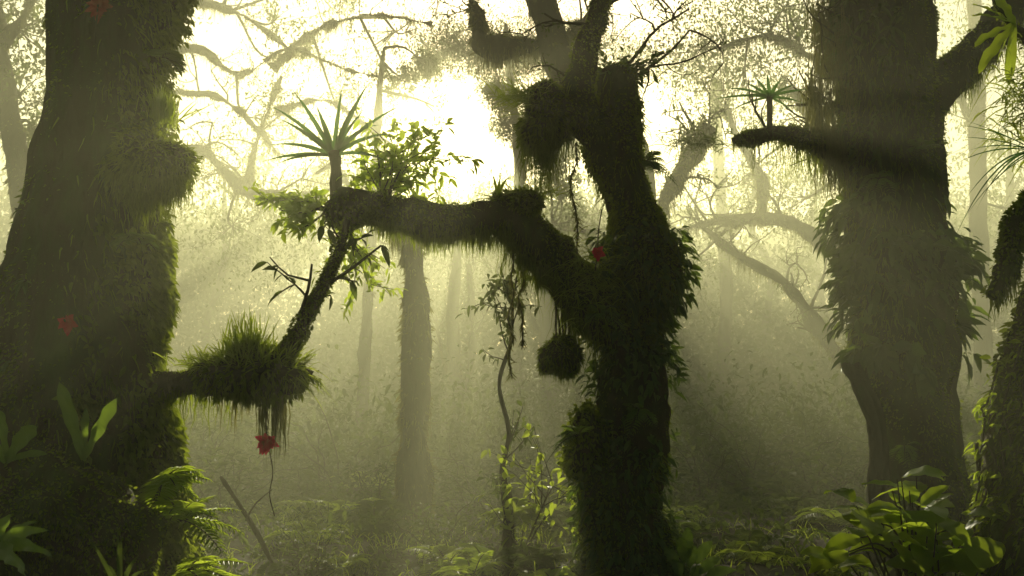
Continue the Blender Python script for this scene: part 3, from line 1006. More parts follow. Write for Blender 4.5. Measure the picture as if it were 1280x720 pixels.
back_tree("misty_tree", "faint tall tree in the mist beyond the gap right of the right trunk", "trees standing in the mist", 24.0,
          [(1235, 620), (1232, 480), (1225, 340), (1222, 200), (1220, 60), (1215, -100), (1210, -200)], [14, 12, 11, 10, 9, 8, 4],
          [([(1222, 200), (1200, 150), (1185, 90)], [5, 4, 2])], [(1240, 60, 60, 700, 1), (1230, 170, 40, 420, 1), (1255, 260, 40, 360, 1), (1190, -60, 70, 500, 0), (1200, 330, 60, 600, 0)], seed=108, leaf=0.08)
back_tree("misty_tree", "faint thin tree in the mist right of the crooked middle tree", "trees standing in the mist", 29.0,
          [(905, 600), (903, 480), (908, 360), (900, 240), (895, 100), (890, -60), (885, -200)], [9, 8, 8, 7, 6, 5, 3],
          [([(903, 300), (930, 260), (950, 220)], [4, 3, 2])], [(860, 20, 70, 500, 0), (900, -60, 70, 500, 0), (900, 200, 70, 500, 0), (950, 320, 60, 500, 0)], seed=109, leaf=0.09)

# the far trees that only show as grey uprights
R = np.random.default_rng(55)
for k, (px, dd, h) in enumerate([(262, 52, 15), (385, 60, 16), (455, 54, 15), (760, 56, 16), (965, 52, 15), (1030, 60, 16), (60, 52, 15), (1290, 50, 15)]):
    b = W(px, 480, dd)
    b[2] = float(ground_z(b[0], b[1])) - 0.1
    th = Thing("distant_tree", "faint grey tree far back in the mist", "tree", b, "faint trees far back in the mist")
    P = [b + np.array([R.normal() * 0.25 * i / 2, R.normal() * .2, h * f]) for i, f in enumerate((0, .2, .4, .6, .8, 1))]
    r = R.uniform(0.2, 0.4)
    mb = MB()
    t = Tube(P, r * np.array([1.25, 1, .9, .8, .6, .25]), n=40, m=12, lump=0.05, seed=k)
    t.to(mb)
    for q in range(7):
        i = R.integers(12, 30)
        twigs(mb, t.C[i], (R.normal(), R.normal() * .5, 0.5), R.uniform(1.2, 2.4), 0.05, 1, R, [], curl=0.4)
    tk = th.part("trunk", mb, BARK2)
    mb = MB()
    for q in range(CROWNS):
        z = R.uniform(0.5, 1.0)
        c = b + np.array([R.normal() * 3.4, R.normal() * 1.5, min(h * z, HAZE_TOP - 2.5)])
        clump_leaves(mb, c, R.uniform(1.1, 1.8), 170, 0.26, R, per=12)
    th.part("crown", mb, LEAF_M)


# crowns added to the great trees, unseen above the view, to dim the skylight
R = np.random.default_rng(77)
for th, tube, cx, hw in ((t_left, tube_l, -3.5, 4.5), (t_mid, j_c, 0.8, 3.2), (t_right, tube_r, 4.2, 4.5)):
    mb, wm = MB(), MB()
    top = tube.C[-1]
    for q in range(ROOF):
        c = np.array([cx + R.uniform(-hw, hw), R.uniform(-6, 12.5), 0])
        c[2] = max(6.2, 1.6 + 0.47 * c[1] + 0.9) + R.uniform(0.2, 1.6)
        n = 260
        leaves(mb, c + R.normal(size=(n, 3)) * np.array([.75, .75, .28]), R.normal(size=(n, 3)) + [0, 0, -.3], R.uniform(.14, .3, n), .5, .3, R)
        if q % 3 == 0:
            m2 = (top + c) / 2 + R.normal(size=3) * .3 + [0, 0, .4]
            Tube([top - [0, 0, .2], m2, c], [.09, .06, .02], n=14, m=7, lump=.02).to(wm)
    cr = th.part("crown", mb, LEAF_M)
    th.part("boughs", wm, BARK, parent=cr)

# ------------------------------------------------------------------ plants growing on the trees
R = np.random.default_rng(61)


def zpx(py, d):
    return W(640, py, d)[2]


def skirt(name, label, tube, d, y0, y1, k, lo, hi, rng, mat, out=0.05, ratio=0.42, droop=0.3, side=None, cat="climbing plant", vines=14, patch=2.0):
    z0, z1 = zpx(y1, d), zpx(y0, d)

    def w(n, p):
        e = np.clip((p[:, 2] - z0) / 0.15, 0, 1) * np.clip((z1 - p[:, 2]) / 0.15, 0, 1)
        f = np.clip(0.5 + 1.1 * fbm(p * patch + 2.2, 2), 0.03, 2)
        s = 1.0 if side is None else np.clip(side(n), 0, 1)
        return e * f * s
    p, n = tube.sample(k, rng, w)
    mid = p[np.argmin(np.abs(p[:, 2] - (z0 + z1) / 2))]
    th = Thing(name, label, cat, (mid[0], mid[1], z0))
    mb = MB()
    o = rng.uniform(0, out, (k, 1))
    leaves(mb, p + n * o, n * 0.9 + rng.normal(size=(k, 3)) * 0.62 + np.array([0, 0, -0.6]), lo + (hi - lo) * rng.random(k) ** 1.6, ratio, droop, rng, up=n + np.array([0, 0, .6]), tilt=0.35)
    th.part("foliage", mb, mat)
    mb = MB()
    for q in range(vines):
        i = rng.integers(0, k)
        A = [p[i] + n[i] * 0.02]
        dv = np.array([0, 0, rng.choice([-1, 1])])
        for s in range(5):
            j = np.argmin(np.linalg.norm(p - (A[-1] + (dv + rng.normal(size=3) * 0.5) * 0.12), axis=1))
            A.append(p[j] + n[j] * 0.025)
        A = np.array(A) + rng.normal(size=(6, 3)) * 0.004
        Tube(A, [0.006] * 6, n=16, m=5).to(mb)
    th.part("stem", mb, TWIG)
    return th


skirt("climbing_plant", "leafy creeper wrapped round the upper half of the crooked middle trunk", tube_c, 8.5, 285, 500, 1700, 0.05, 0.13, R, LEAF_D, out=0.13)
skirt("climbing_plant", "small leaved creeper covering the foot of the crooked middle trunk", tube_c, 8.5, 515, 735, 1500, 0.04, 0.11, R, LEAF_D, out=0.08)
skirt("climbing_plant", "thick skirt of dark leaves round the middle of the right trunk", tube_r, 10.0, 235, 425, 1500, 0.08, 0.23, R, LEAF_D, out=0.22)
skirt("climbing_plant", "broad drooping leaves hanging at the lower rim of the right trunk's leafy skirt", tube_r, 10.0, 395, 470, 110, 0.2, 0.34, R, LEAF_D, out=0.12, ratio=0.45, droop=0.15, side=lambda n: 0.2 - n[:, 1], vines=8)
skirt("climbing_plant", "narrow leaved creeper hanging on the upper left flank of the right trunk", tube_r, 10.0, -20, 235, 700, 0.07, 0.2, R, LEAF_D, out=0.08, ratio=0.25, side=lambda n: 0.1 - n[:, 0])
skirt("climbing_plant", "sparse trailing vine with narrow leaves on the face of the huge left trunk", tube_l, 6.0, 170, 470, 60, 0.05, 0.11, R, LEAF_D, out=0.03, ratio=0.3, side=lambda n: -n[:, 1], vines=24, patch=1.0)
skirt("climbing_plant", "small leaved green creeper on the bright mossy trunk at the right edge", tube_e, 5.0, 400, 720, 420, 0.03, 0.07, R, LEAF_B, out=0.05, side=lambda n: 0.2 - n[:, 0])


def rosette(mb, c, k, L, Wd, rng, elev=(0.0, 1.3), droop=(0.1, 0.4), prof=2, fold=0.25, az=None, nu=12, nv=2):
    for i in range(k):
        a = (i * 2.39996 + rng.uniform(-.2, .2)) if az is None else az[i]
        e = elev[0] + (elev[1] - elev[0]) * (i / max(1, k - 1))
        dr = np.array([math.cos(a) * math.cos(e), math.sin(a) * math.cos(e), math.sin(e)])
        bigleaf(mb, np.asarray(c) + dr * 0.01, dr, L * rng.uniform(0.8, 1.1), Wd * rng.uniform(0.85, 1.1), rng.uniform(*droop), up=(0.0, 0.01, 1), nu=nu, nv=nv, fold=fold, wave=0.004, prof=prof, seed=i)


# the sword leaved rosette on the arm
c0 = W(420, 244, 8.12)
th = Thing("sword_leaf_plant", "dark sword leaved rosette on a short stem at the end of the long mossy arm", "plant", c0)
c1 = W(417, 190, 8.12)
mb = MB()
Tube([c0 - [0, 0, .1], (c0 + c1) / 2 + [0.01, 0, 0], c1], [0.055, 0.045, 0.05], n=20, m=12, lump=0.012, lf=9).to(mb)
th.part("stem", mb, BARK2)
for (tx, ty, dr) in [(340, 133, .12), (343, 183, .16), (342, 203, .15), (366, 112, .02), (427, 112, 0), (461, 101, 0), (500, 132, .12), (455, 136, .05), (480, 150, .2), (395, 130, .0), (372, 160, .2), (440, 165, .2), (405, 150, .0), (362, 205, .2), (448, 120, .03), (352, 150, .1), (470, 205, .25), (485, 170, .22)]:
    t = W(tx, ty, 8.12 + R.uniform(-.25, .25))
    dr = dr + R.uniform(.06, .2)
    b = c1 + (t - c1) * 0.04 + np.array([0, 0, -0.03])
    v = t - b
    L = np.linalg.norm(v) * (1 + dr * 0.4)
    v = v + np.array([0, 0, dr * L])
    mb = MB()
    bigleaf(mb, b, v, L * 1.1, 0.050, dr, up=(R.normal() * .15, -0.9, 0.5), nu=14, nv=2, fold=0.3, wave=0.002, prof=2)
    th.part("leaf", mb, SWORD)


def bushy(name, label, c, stems, k, size, mat, rng, cat="plant", ratio=0.42, droop=0.2, r=0.008, depth=1, spread=0.05, dirbias=0.6, kids=(3, 6)):
    """woody little plant: stems given as (direction, length) from c, leaves along every twig"""
    th = Thing(name, label, cat, c)
    mb, tips = MB(), []
    for dr, L in stems:
        twigs(mb, np.asarray(c, float) + rng.normal(size=3) * 0.03, dr, L, r, depth, rng, tips, curl=0.22, kids=kids, n=6)
    th.part("stem", mb, TWIG)
    tp = np.array([a for a, b in tips])
    td = np.array([b for a, b in tips])
    i = rng.integers(0, len(tp), k)
    mb = MB()
    leaves(mb, tp[i] + rng.normal(size=(k, 3)) * spread * 0.4, td[i] * dirbias + rng.normal(size=(k, 3)) * 0.6, size * rng.uniform(0.6, 1.3, k), ratio, droop, rng)
    th.part("foliage", mb, mat)
    return th


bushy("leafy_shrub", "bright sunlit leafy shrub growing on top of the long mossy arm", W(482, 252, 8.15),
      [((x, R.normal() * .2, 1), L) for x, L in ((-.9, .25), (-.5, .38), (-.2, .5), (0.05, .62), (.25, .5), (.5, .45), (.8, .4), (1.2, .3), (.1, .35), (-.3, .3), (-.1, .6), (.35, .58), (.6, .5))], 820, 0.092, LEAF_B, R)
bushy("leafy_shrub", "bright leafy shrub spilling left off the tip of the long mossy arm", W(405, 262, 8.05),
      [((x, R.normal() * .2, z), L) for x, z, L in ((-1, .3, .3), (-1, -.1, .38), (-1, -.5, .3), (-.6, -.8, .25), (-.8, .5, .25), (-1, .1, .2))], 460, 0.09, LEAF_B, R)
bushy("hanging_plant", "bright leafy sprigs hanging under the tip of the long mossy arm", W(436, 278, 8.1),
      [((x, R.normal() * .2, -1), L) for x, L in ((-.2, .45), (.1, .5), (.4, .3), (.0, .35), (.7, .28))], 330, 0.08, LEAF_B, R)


def grass(name, label, c, k, lo, hi, wd, rng, mat=None, area=(0.06, 0.06, 0.01), up=0.8, spread=0.6, droop=0.4, cat="grass tuft", bias=(0, 0, 0), seg=5):
    th = Thing(name, label, cat, c)
    mb = MB()
    b = np.asarray(c) + rng.normal(size=(k, 3)) * np.asarray(area)
    d = rng.normal(size=(k, 3)) * spread + np.array([0, 0, up]) + np.asarray(bias)
    d[:, 2] = np.abs(d[:, 2]) if up > 0 else d[:, 2]
    blades(mb, b, d, rng.uniform(lo, hi, k), wd * rng.uniform(0.7, 1.3, k), droop, seg, rng)
    th.part("blades", mb, mat or LEAF_G)
    return th


# bromeliad on the elbow of the arm
c = W(622, 250, 8.2)
th = Thing("bromeliad", "strap leaved bromeliad standing on the elbow of the long mossy arm", "plant", c)
for i in range(13):
    a = i * 2.4
    e = [0.2, 0.5, 0.9, 1.3][i % 4]
    mb = MB()
    bigleaf(mb, c, (math.cos(a) * math.cos(e), math.sin(a) * math.cos(e), math.sin(e)), R.uniform(0.24, 0.36), 0.035, R.uniform(0.15, 0.45), nu=10, nv=2, fold=0.3, wave=0.002, prof=2)
    th.part("leaf", mb, LEAF_G)
grass("grass_tuft", "low fine grass fringe along the top of the long mossy arm", W(555, 264, 8.2), 420, 0.06, 0.16, 0.008, R, area=(0.28, 0.04, 0.012))
grass("grass_tuft", "sparse grass blades on the elbow end beside the strap leaved bromeliad", W(660, 246, 8.3), 160, 0.1, 0.28, 0.010, R, area=(0.1, 0.05, 0.01))
grass("grass_tuft", "pale grass fan on the mossy ball under the upper limb", W(664, 126, 8.2), 420, 0.12, 0.36, 0.010, R, area=(0.11, 0.08, 0.03), up=0.7, bias=(-0.35, 0, 0))
grass("grass_tuft", "yellowish grass hanging down the trunk where the arm leaves the middle tree", W(742, 350, 8.1), 300, 0.12, 0.4, 0.010, R, area=(0.14, 0.05, 0.18), up=0.3, spread=0.5, droop=0.8)
grass("grass_tuft", "bright grass tuft on the right flank of the huge left trunk above the moss shelf", W(203, 148, 5.66), 150, 0.08, 0.24, 0.012, R, area=(0.035, 0.05, 0.03), up=1.2, spread=0.25, droop=0.15)
grass("grass_tuft", "short dark leaf blades on top of the moss shelf on the left trunk", W(178, 160, 5.5), 60, 0.04, 0.12, 0.014, R, mat=LEAF_M, area=(0.1, 0.05, 0.015), up=0.8)
grass("grass_tuft", "two or three long bare grass blades sticking out right above the moss shelf", W(222, 150, 5.6), 7, 0.15, 0.26, 0.009, R, area=(0.02, 0.02, 0.01), up=0.9, spread=0.2, droop=0.1, bias=(0.9, 0, 0))
grass("grass_tuft", "mossy grass tufts along the top of the right tree's left limb", W(1000, 172, 9.9), 320, 0.1, 0.3, 0.010, R, area=(0.3, 0.06, 0.03), mat=LEAF_M)
grass("grass_tuft", "thin grass hanging from the knobbed end of the pale limb behind the middle tree", W(866, 180, 12.0), 260, 0.15, 0.45, 0.012, R, area=(0.22, 0.06, 0.08), mat=LEAF_M, up=0.6, droop=0.6)

# grass clump with its root ball on the low left limb
c = W(311, 466, 5.9)
th = Thing("grass_clump", "bushy grass clump with dangling roots sitting on the low left limb", "grass clump", c)
mb = MB()
gp, gn = blob(mb, c, (0.26, 0.17, 0.10), seed=22, lump=0.6, lf=3)
rb = th.part("root_ball", mb, SOIL)
mb = MB()
i = R.integers(0, len(gp), 1500)
blades(mb, gp[i], gn[i] * .8 + np.array([0, 0, -0.7]) + R.normal(size=(1500, 3)) * 0.45, R.uniform(0.03, 0.10, 1500), 0.010, 0.2, 3, R, prof='moss')
i = R.integers(0, len(gp), 1700)
leaves(mb, gp[i] + gn[i] * R.uniform(0, .03, (1700, 1)), gn[i] + R.normal(size=(1700, 3)) * .7 + [0, 0, -.4], R.uniform(0.02, 0.05, 1700), 0.5, 0.3, R, up=gn[i])
th.part("moss", mb, MOSS, parent=rb, kind="stuff")
mb = MB()
tg = np.where(gn[:, 2] > 0.15)[0]
k = 620
i = R.choice(tg, k)
blades(mb, gp[i], gn[i] * 0.9 + R.normal(size=(k, 3)) * 0.35 + np.array([0, 0, 0.5]), R.uniform(0.10, 0.22, k), 0.010, 0.35, 5, R)
blades(mb, np.asarray(c) + np.array([-.02, 0, .1]) + R.normal(size=(70, 3)) * np.array([.07, .05, .01]), R.normal(size=(70, 3)) * 0.22 + np.array([0, 0, 1]), R.uniform(0.15, 0.33, 70), 0.011, 0.08, 5, R)
blades(mb, np.asarray(c) + np.array([.2, 0, .02]) + R.normal(size=(26, 3)) * np.array([.05, .05, .03]), R.normal(size=(26, 3)) * 0.3 + np.array([1, -.2, 0]), R.uniform(0.15, 0.32, 26), 0.010, 0.6, 5, R)
blades(mb, np.asarray(c) + np.array([-.2, 0, .05]) + R.normal(size=(120, 3)) * np.array([.16, .05, .015]), R.normal(size=(120, 3)) * 0.4 + np.array([-.4, 0, .8]), R.uniform(0.05, 0.14, 120), 0.009, 0.3, 4, R)
th.part("blades", mb, LEAF_G)
mb = MB()
for (x, L, k) in ((296, .22, 12), (328, .34, 26), (345, .42, 34), (352, .36, 26), (312, .14, 20), (336, .5, 10), (277, .2, 4)):
    a = W(x, 492, 5.9)
    blades(mb, a + R.normal(size=(k, 3)) * np.array([.016, .02, .02]), np.array([0, 0, -1.0]) + R.normal(size=(k, 3)) * .05, L * R.uniform(.5, 1.15, k), 0.008, 0, 6, R, prof='moss', wob=0.06)
th.part("hanging_roots", mb, HANG, parent=rb, kind="stuff")


def flower(name, label, c, k, L, mat, rng, stem=None, ratio=0.8, bias=(0, 0, 0), sr=0.005, stem_mat=None):
    th = Thing(name, label, "flower", c)
    for i in range(k):
        mb = MB()
        an, cup = i * 2.39996, 0.25 + 0.9 * i / k
        dr = np.array([math.cos(an), -cup, math.sin(an)]) + np.asarray(bias) * 0.5 + rng.normal(size=3) * 0.15
        bigleaf(mb, np.asarray(c) + nrm(dr) * L * 0.05 + [0, -.012 * i / k, 0], dr, L * rng.uniform(0.7, 1.1), L * ratio, rng.uniform(0, .3), up=(rng.normal() * .2, -1, rng.normal() * .2), nu=8, nv=3, fold=0.4, wave=0.03, prof=0, seed=i)
        th.part("petal", mb, mat)
    if stem is not None:
        mb = MB()
        Tube(stem, [sr] * len(stem), n=24, m=6).to(mb)
        th.part("stem", mb, stem_mat or TWIG)
    return th


fd = 5.36
flower("red_flower", "crimson flower on a dry drooping stem against the dark face of the left trunk", W(87, 403, fd), 14, 0.06, RED, R,
       stem=[W(104, 300, fd - .02), W(98, 335, fd - .03), W(90, 365, fd - .05), W(80, 400, fd - .03), W(87, 403, fd)], bias=(0, -.4, 0))
th = flower("red_flower", "salmon pink flower spray at the very top of the huge left trunk", W(126, 10, 5.58), 20, 0.09, PINK, R, ratio=0.5, bias=(.2, -.3, -.1),
            stem=[W(126, -40, 5.6), W(122, 10, 5.55), W(118, 55, 5.55)])
flower("red_flower", "dark red flower cluster dangling among the roots under the low left limb", W(335, 552, 5.9), 22, 0.075, RED, R, ratio=0.6, bias=(0, 0, -.5),
       stem=[W(340, 492, 5.9), W(333, 520, 5.9), W(335, 552, 5.9), W(341, 590, 5.88), W(337, 618, 5.9), W(343, 645, 5.92)], sr=0.0035)
flower("red_flower", "small crimson flower on the middle trunk above the arm joint", W(747, 316, 7.98), 14, 0.08, RED, R, ratio=0.65, bias=(0, -.4, 0),
       stem=[W(752, 262, 8.05), W(748, 290, 7.98), W(747, 316, 7.98), W(744, 338, 7.98)])

# round moss ball dangling under the arm
c = W(701, 444, 8.3)
th = Thing("moss_ball", "round brown moss ball dangling beneath the arm of the middle tree", "moss ball", c)
mb = MB()
gp, gn = blob(mb, c, (0.17, 0.16, 0.14), seed=33, lump=0.38, lf=3)
ball = th.part("ball", mb, BARK)
mb = MB()
i = R.integers(0, len(gp), 2600)
blades(mb, gp[i], gn[i] * .6 + np.array([0, 0, -0.5]) + R.normal(size=(2600, 3)) * 0.4, R.uniform(0.02, 0.06, 2600), 0.009, 0.2, 2, R, prof='moss')
i = R.choice(np.where(gn[:, 2] < -0.2)[0], 160)
blades(mb, gp[i], np.array([0, 0, -1.0]) + R.normal(size=(160, 3)) * .1, R.uniform(0.03, 0.14, 160), 0.008, 0, 4, R, prof='moss', wob=.1)
th.part("moss", mb, MOSS, parent=ball, kind="stuff")
mb = MB()
for k in range(5):
    x = 695 + k * 4
    Tube([W(x - 4 + R.normal() * 3, 372, 8.42), W(x, 405, 8.35), W(x + R.normal() * 2, 436, 8.3)], [0.008] * 3, n=12, m=5).to(mb)
th.part("hanging_stems", mb, TWIG)

# hanging vines under the arm
for k, (x, y0, y1, lab) in enumerate([(641, 318, 470, "thin leafy vine hanging from the elbow of the arm down to the sapling"), (655, 320, 430, "short mossy vine hanging beside the longer vine under the arm's elbow"), (722, 200, 345, "thin mossy vine hanging in the gap between the upper limb and the arm")]):
    a, b = W(x, y0 - 20, 8.3), W(x - 4, y1, 8.4)
    P = [a + (b - a) * f + R.normal(size=3) * 0.02 for f in np.linspace(0, 1, 8)]
    th = Thing("hanging_vine", lab, "vine", b)
    t = Tube(P, [0.006] * 8, n=40, m=5)
    mb = MB()
    t.to(mb)
    th.part("stem", mb, TWIG)
    mb = MB()
    p, n = t.sample(260, R)
    blades(mb, p, np.array([0, 0, -1.0]) + R.normal(size=p.shape) * 0.5, R.uniform(0.02, 0.09, 260), 0.010, 0.1, 3, R, prof='leaf')
    th.part("foliage", mb, HANG)

# rosette on the right tree's left limb
c = W(962, 168, 9.9)
th = Thing("bromeliad", "dark narrow leaved bromeliad perched on the right tree's left limb", "plant", c)
mb = MB()
c1 = W(962, 122, 9.9)
Tube([c, (c + c1) / 2, c1], [0.03, 0.028, 0.03], n=8, m=8).to(mb)
th.part("stem", mb, TWIG)
for (tx, ty) in [(893, 125), (905, 110), (925, 100), (940, 92), (958, 85), (978, 95), (995, 105), (1012, 112), (1005, 130), (915, 138), (990, 140), (930, 118)]:
    t = W(tx, ty, 9.9 + R.uniform(-.2, .2))
    v = t - c1
    L = np.linalg.norm(v)
    mb = MB()
    bigleaf(mb, c1, v + np.array([0, 0, .2 * L]), L * 1.06, 0.05, 0.2, up=(0, -.8, .5), nu=9, nv=2, fold=0.3, wave=0.0, prof=2)
    th.part("leaf", mb, SWORD)

# upper right: broad sunlit leaves and arching grass
c = W(1268, 30, 4.95)
th = Thing("broadleaf_plant", "bright green broad strap leaves in the top right corner", "plant", c)
for (tx, ty, wd) in [(1214, 4, .10), (1218, 20, .095), (1224, 56, .085), (1230, 84, .08), (1240, -8, .09), (1250, 72, .08), (1262, 92, .07)]:
    t = W(tx, ty, 4.95 + R.uniform(-.25, .1))
    v = t - c
    L = np.linalg.norm(v) * 1.05
    mb = MB()
    bigleaf(mb, c, v + np.array([0, 0, .15 * L]), L, wd, 0.15, up=(0, -.5, 1), nu=14, nv=4, fold=0.2, wave=0.02, prof=1)
    th.part("leaf", mb, LEAF_B)
c = W(1296, 190, 4.9)
th = Thing("grass_clump", "dark arching grass blades sweeping left at the right edge", "grass clump", c)
mb = MB()
for (tx, ty, dr) in [(1192, 152, .25), (1196, 170, .2), (1202, 206, .3), (1205, 150, .1), (1230, 245, .5), (1240, 262, .6), (1255, 250, .7), (1215, 188, .25), (1262, 225, .6), (1222, 140, .1), (1250, 290, .8)]:
    t = W(tx, ty, 4.9 + R.uniform(-.25, .15))
    v = t - c
    L = np.linalg.norm(v)
    bigleaf(mb, c, v + np.array([0, 0, dr * L]), L * (1 + dr * .3), 0.012, dr, up=(0, -.8, .5), nu=12, nv=1, fold=0.3, wave=0, prof=2)
th.part("blades", mb, SWORD)
grass("grass_clump", "sunlit yellow green grass and moss clump just below the top right leaves", W(1282, 130, 4.95), 420, 0.08, 0.30, 0.010, R, area=(0.07, 0.06, 0.12), up=0.2, spread=0.6, droop=0.8, cat="grass clump")

# ------------------------------------------------------------------ plants on the forest floor
def broad(name, label, base, tips_, wd, mat, rng, prof=1, stalk=0.0, up=(0, -1, .4), cat="plant", droop=0.25, fold=0.16):
    base = np.asarray(base, float)
    th = Thing(name, label, cat, base)
    for i, (t, w_) in enumerate(tips_):
        t = np.asarray(t, float)
        mb = MB()
        v = t - base
        L = np.linalg.norm(v)
        b = base
        if stalk:
            b = base + v * stalk + np.array([0, 0, .12 * L])
            sm = MB()
            Tube([base, base + v * stalk * .5 + np.array([0, 0, .1 * L]), b], [0.008, 0.006, 0.005], n=10, m=6).to(sm)
            v = t - b
            L = np.linalg.norm(v)
        bigleaf(mb, b, v + np.array([0, 0, droop * L]), L * (1 + droop * .3), w_ * wd, droop, up=up, nu=18, nv=5, fold=fold, wave=0.022, prof=prof, seed=i)
        lf = th.part("leaf", mb, mat)
        if stalk:
            th.part("stalk", sm, mat, parent=lf)
    return th


def WW(L):
    return [(W(*q[0]), q[1]) for q in L]


broad("broadleaf_plant", "three leaved strap plant standing on the root ledge before the left trunk", W(104, 575, 4.85), WW([((72, 470, 4.8), 1), ((150, 492, 4.75), 1), ((108, 505, 4.95), .6), ((132, 520, 4.9), .5)]), 0.085, LEAF_P, R, droop=0.1)
broad("broadleaf_plant", "rounded paddle leaf plant at the left edge on the root ledge", W(8, 578, 4.8), WW([((-2, 492, 4.8), .6), ((52, 522, 4.7), 1.1), ((-40, 530, 4.7), .9), ((60, 565, 4.8), .5)]), 0.10, LEAF_P, R, droop=0.3)
broad("broadleaf_plant", "low broad leaf plant drooping in the bottom left corner", W(-12, 690, 3.9), WW([((66, 655, 3.8), .6), ((64, 692, 3.7), .6), ((30, 716, 3.6), .8), ((20, 625, 3.9), .6), ((-60, 640, 3.9), .7), ((55, 640, 4.0), .4)]), 0.10, LEAF_P, R, prof=0, droop=0.35)
c = W(150, 742, 4.1)
th = Thing("spider_grass", "spidery plant of thin arching leaves near the bottom left", "plant", c)
for (tx, ty, dr) in [(108, 664, .1), (147, 655, .1), (152, 668, .05), (112, 708, .7), (205, 690, .6), (180, 672, .4), (195, 705, .8), (125, 690, .5), (172, 690, .3)]:
    t = W(tx, ty, 4.1 + R.uniform(-.2, .2))
    v = t - c
    L = np.linalg.norm(v)
    mb = MB()
    bigleaf(mb, c, v + np.array([0, 0, dr * L]), L * (1 + dr * .3), 0.022, dr, up=(0, -1, .4), nu=14, nv=2, fold=0.3, wave=0, prof=2)
    th.part("leaf", mb, LEAF_M)


def fern_parts(rng, k, L, elev=(0.3, 1.2), droop=(0.4, 0.8), pinna=0.16, az=None, n=26, size=1.0):
    """fronds as (stem builder, pinna builder), round the origin"""
    out = []
    for i in range(k):
        a = i * 2.39996 + rng.uniform(-.3, .3) if az is None else az[i]
        e = rng.uniform(*elev)
        l = L * rng.uniform(0.75, 1.1)
        dr = np.array([math.cos(a) * math.cos(e), math.sin(a) * math.cos(e), math.sin(e)])
        dp = rng.uniform(*droop)
        u = np.linspace(0, 1, n)
        C = dr * (l * u)[:, None] + np.array([0, 0, -1.0]) * (dp * l * u * u)[:, None]
        T = nrm(np.gradient(C, axis=0))
        sm = MB()
        Tube(C[::3], np.linspace(0.006, 0.002, len(C[::3])), n=12, m=5).to(sm)
        side = nrm(np.cross(T, [0, 0, 1.0]))
        nn = np.cross(side, T)
        pm = MB()
        w = pinna * size * np.sin(np.pi * (0.12 + 0.88 * u) ** 0.8) + 0.01
        for s in (-1, 1):
            leaves(pm, C[2:], side[2:] * s + T[2:] * 0.45 + rng.normal(size=(n - 2, 3)) * 0.05, w[2:], 0.17, 0.12, rng, up=nn[2:], tilt=0.1)
        out.append((sm, pm))
    return out


def fern(label, base, rng, k=9, L=0.6, mat=None, name="fern", shift=True, **kw):
    th = Thing(name, label, "fern", base)
    for sm, pm in fern_parts(rng, k, L, **kw):
        for m in (sm, pm):
            m.v = [v + np.asarray(base) for v in m.v]
        f = th.part("frond", pm, mat or LEAF_M)
        th.part("stalk", sm, TWIG, parent=f)
    return th


# ferns at the lit foot of the huge left trunk
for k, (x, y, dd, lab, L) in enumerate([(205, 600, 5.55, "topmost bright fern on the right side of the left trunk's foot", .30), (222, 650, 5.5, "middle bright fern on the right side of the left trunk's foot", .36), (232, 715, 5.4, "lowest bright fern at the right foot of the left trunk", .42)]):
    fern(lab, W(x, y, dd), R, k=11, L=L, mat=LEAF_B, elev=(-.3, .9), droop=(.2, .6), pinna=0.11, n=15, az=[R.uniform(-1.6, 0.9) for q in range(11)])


def bush(label, base, height, spread, k_stems, per, size, mat, rng, name="leafy_bush", ratio=0.62, group=None, low=5):
    th = Thing(name, label, "bush", base, group)
    base = np.asarray(base, float)
    sm, pos, dirs = MB(), [], []
    for i in range(k_stems):
        a = rng.uniform(0, 2 * np.pi)
        r = spread * math.sqrt(rng.random())
        top = base + np.array([math.cos(a) * r, math.sin(a) * r, height * rng.uniform(0.74, 1.0) * (1 - 0.22 * (r / spread) ** 2)])
        mid = base + (top - base) * 0.5 + np.array([-math.cos(a), -math.sin(a), 0]) * r * 0.2 + rng.normal(size=3) * 0.03
        t = Tube([base + rng.normal(size=3) * np.array([.05, .05, 0]), mid, top], [0.010, 0.007, 0.003], n=16, m=5)
        t.to(sm)
        for q in range(per):
            f = rng.integers(low, 16)
            aa = rng.uniform(0, 2 * np.pi)
            pos.append(t.C[f])
            dirs.append((math.cos(aa), math.sin(aa), rng.uniform(0.0, 0.7)))
    th.part("stem", sm, TWIG)
    return th, np.array(pos), np.array(dirs)


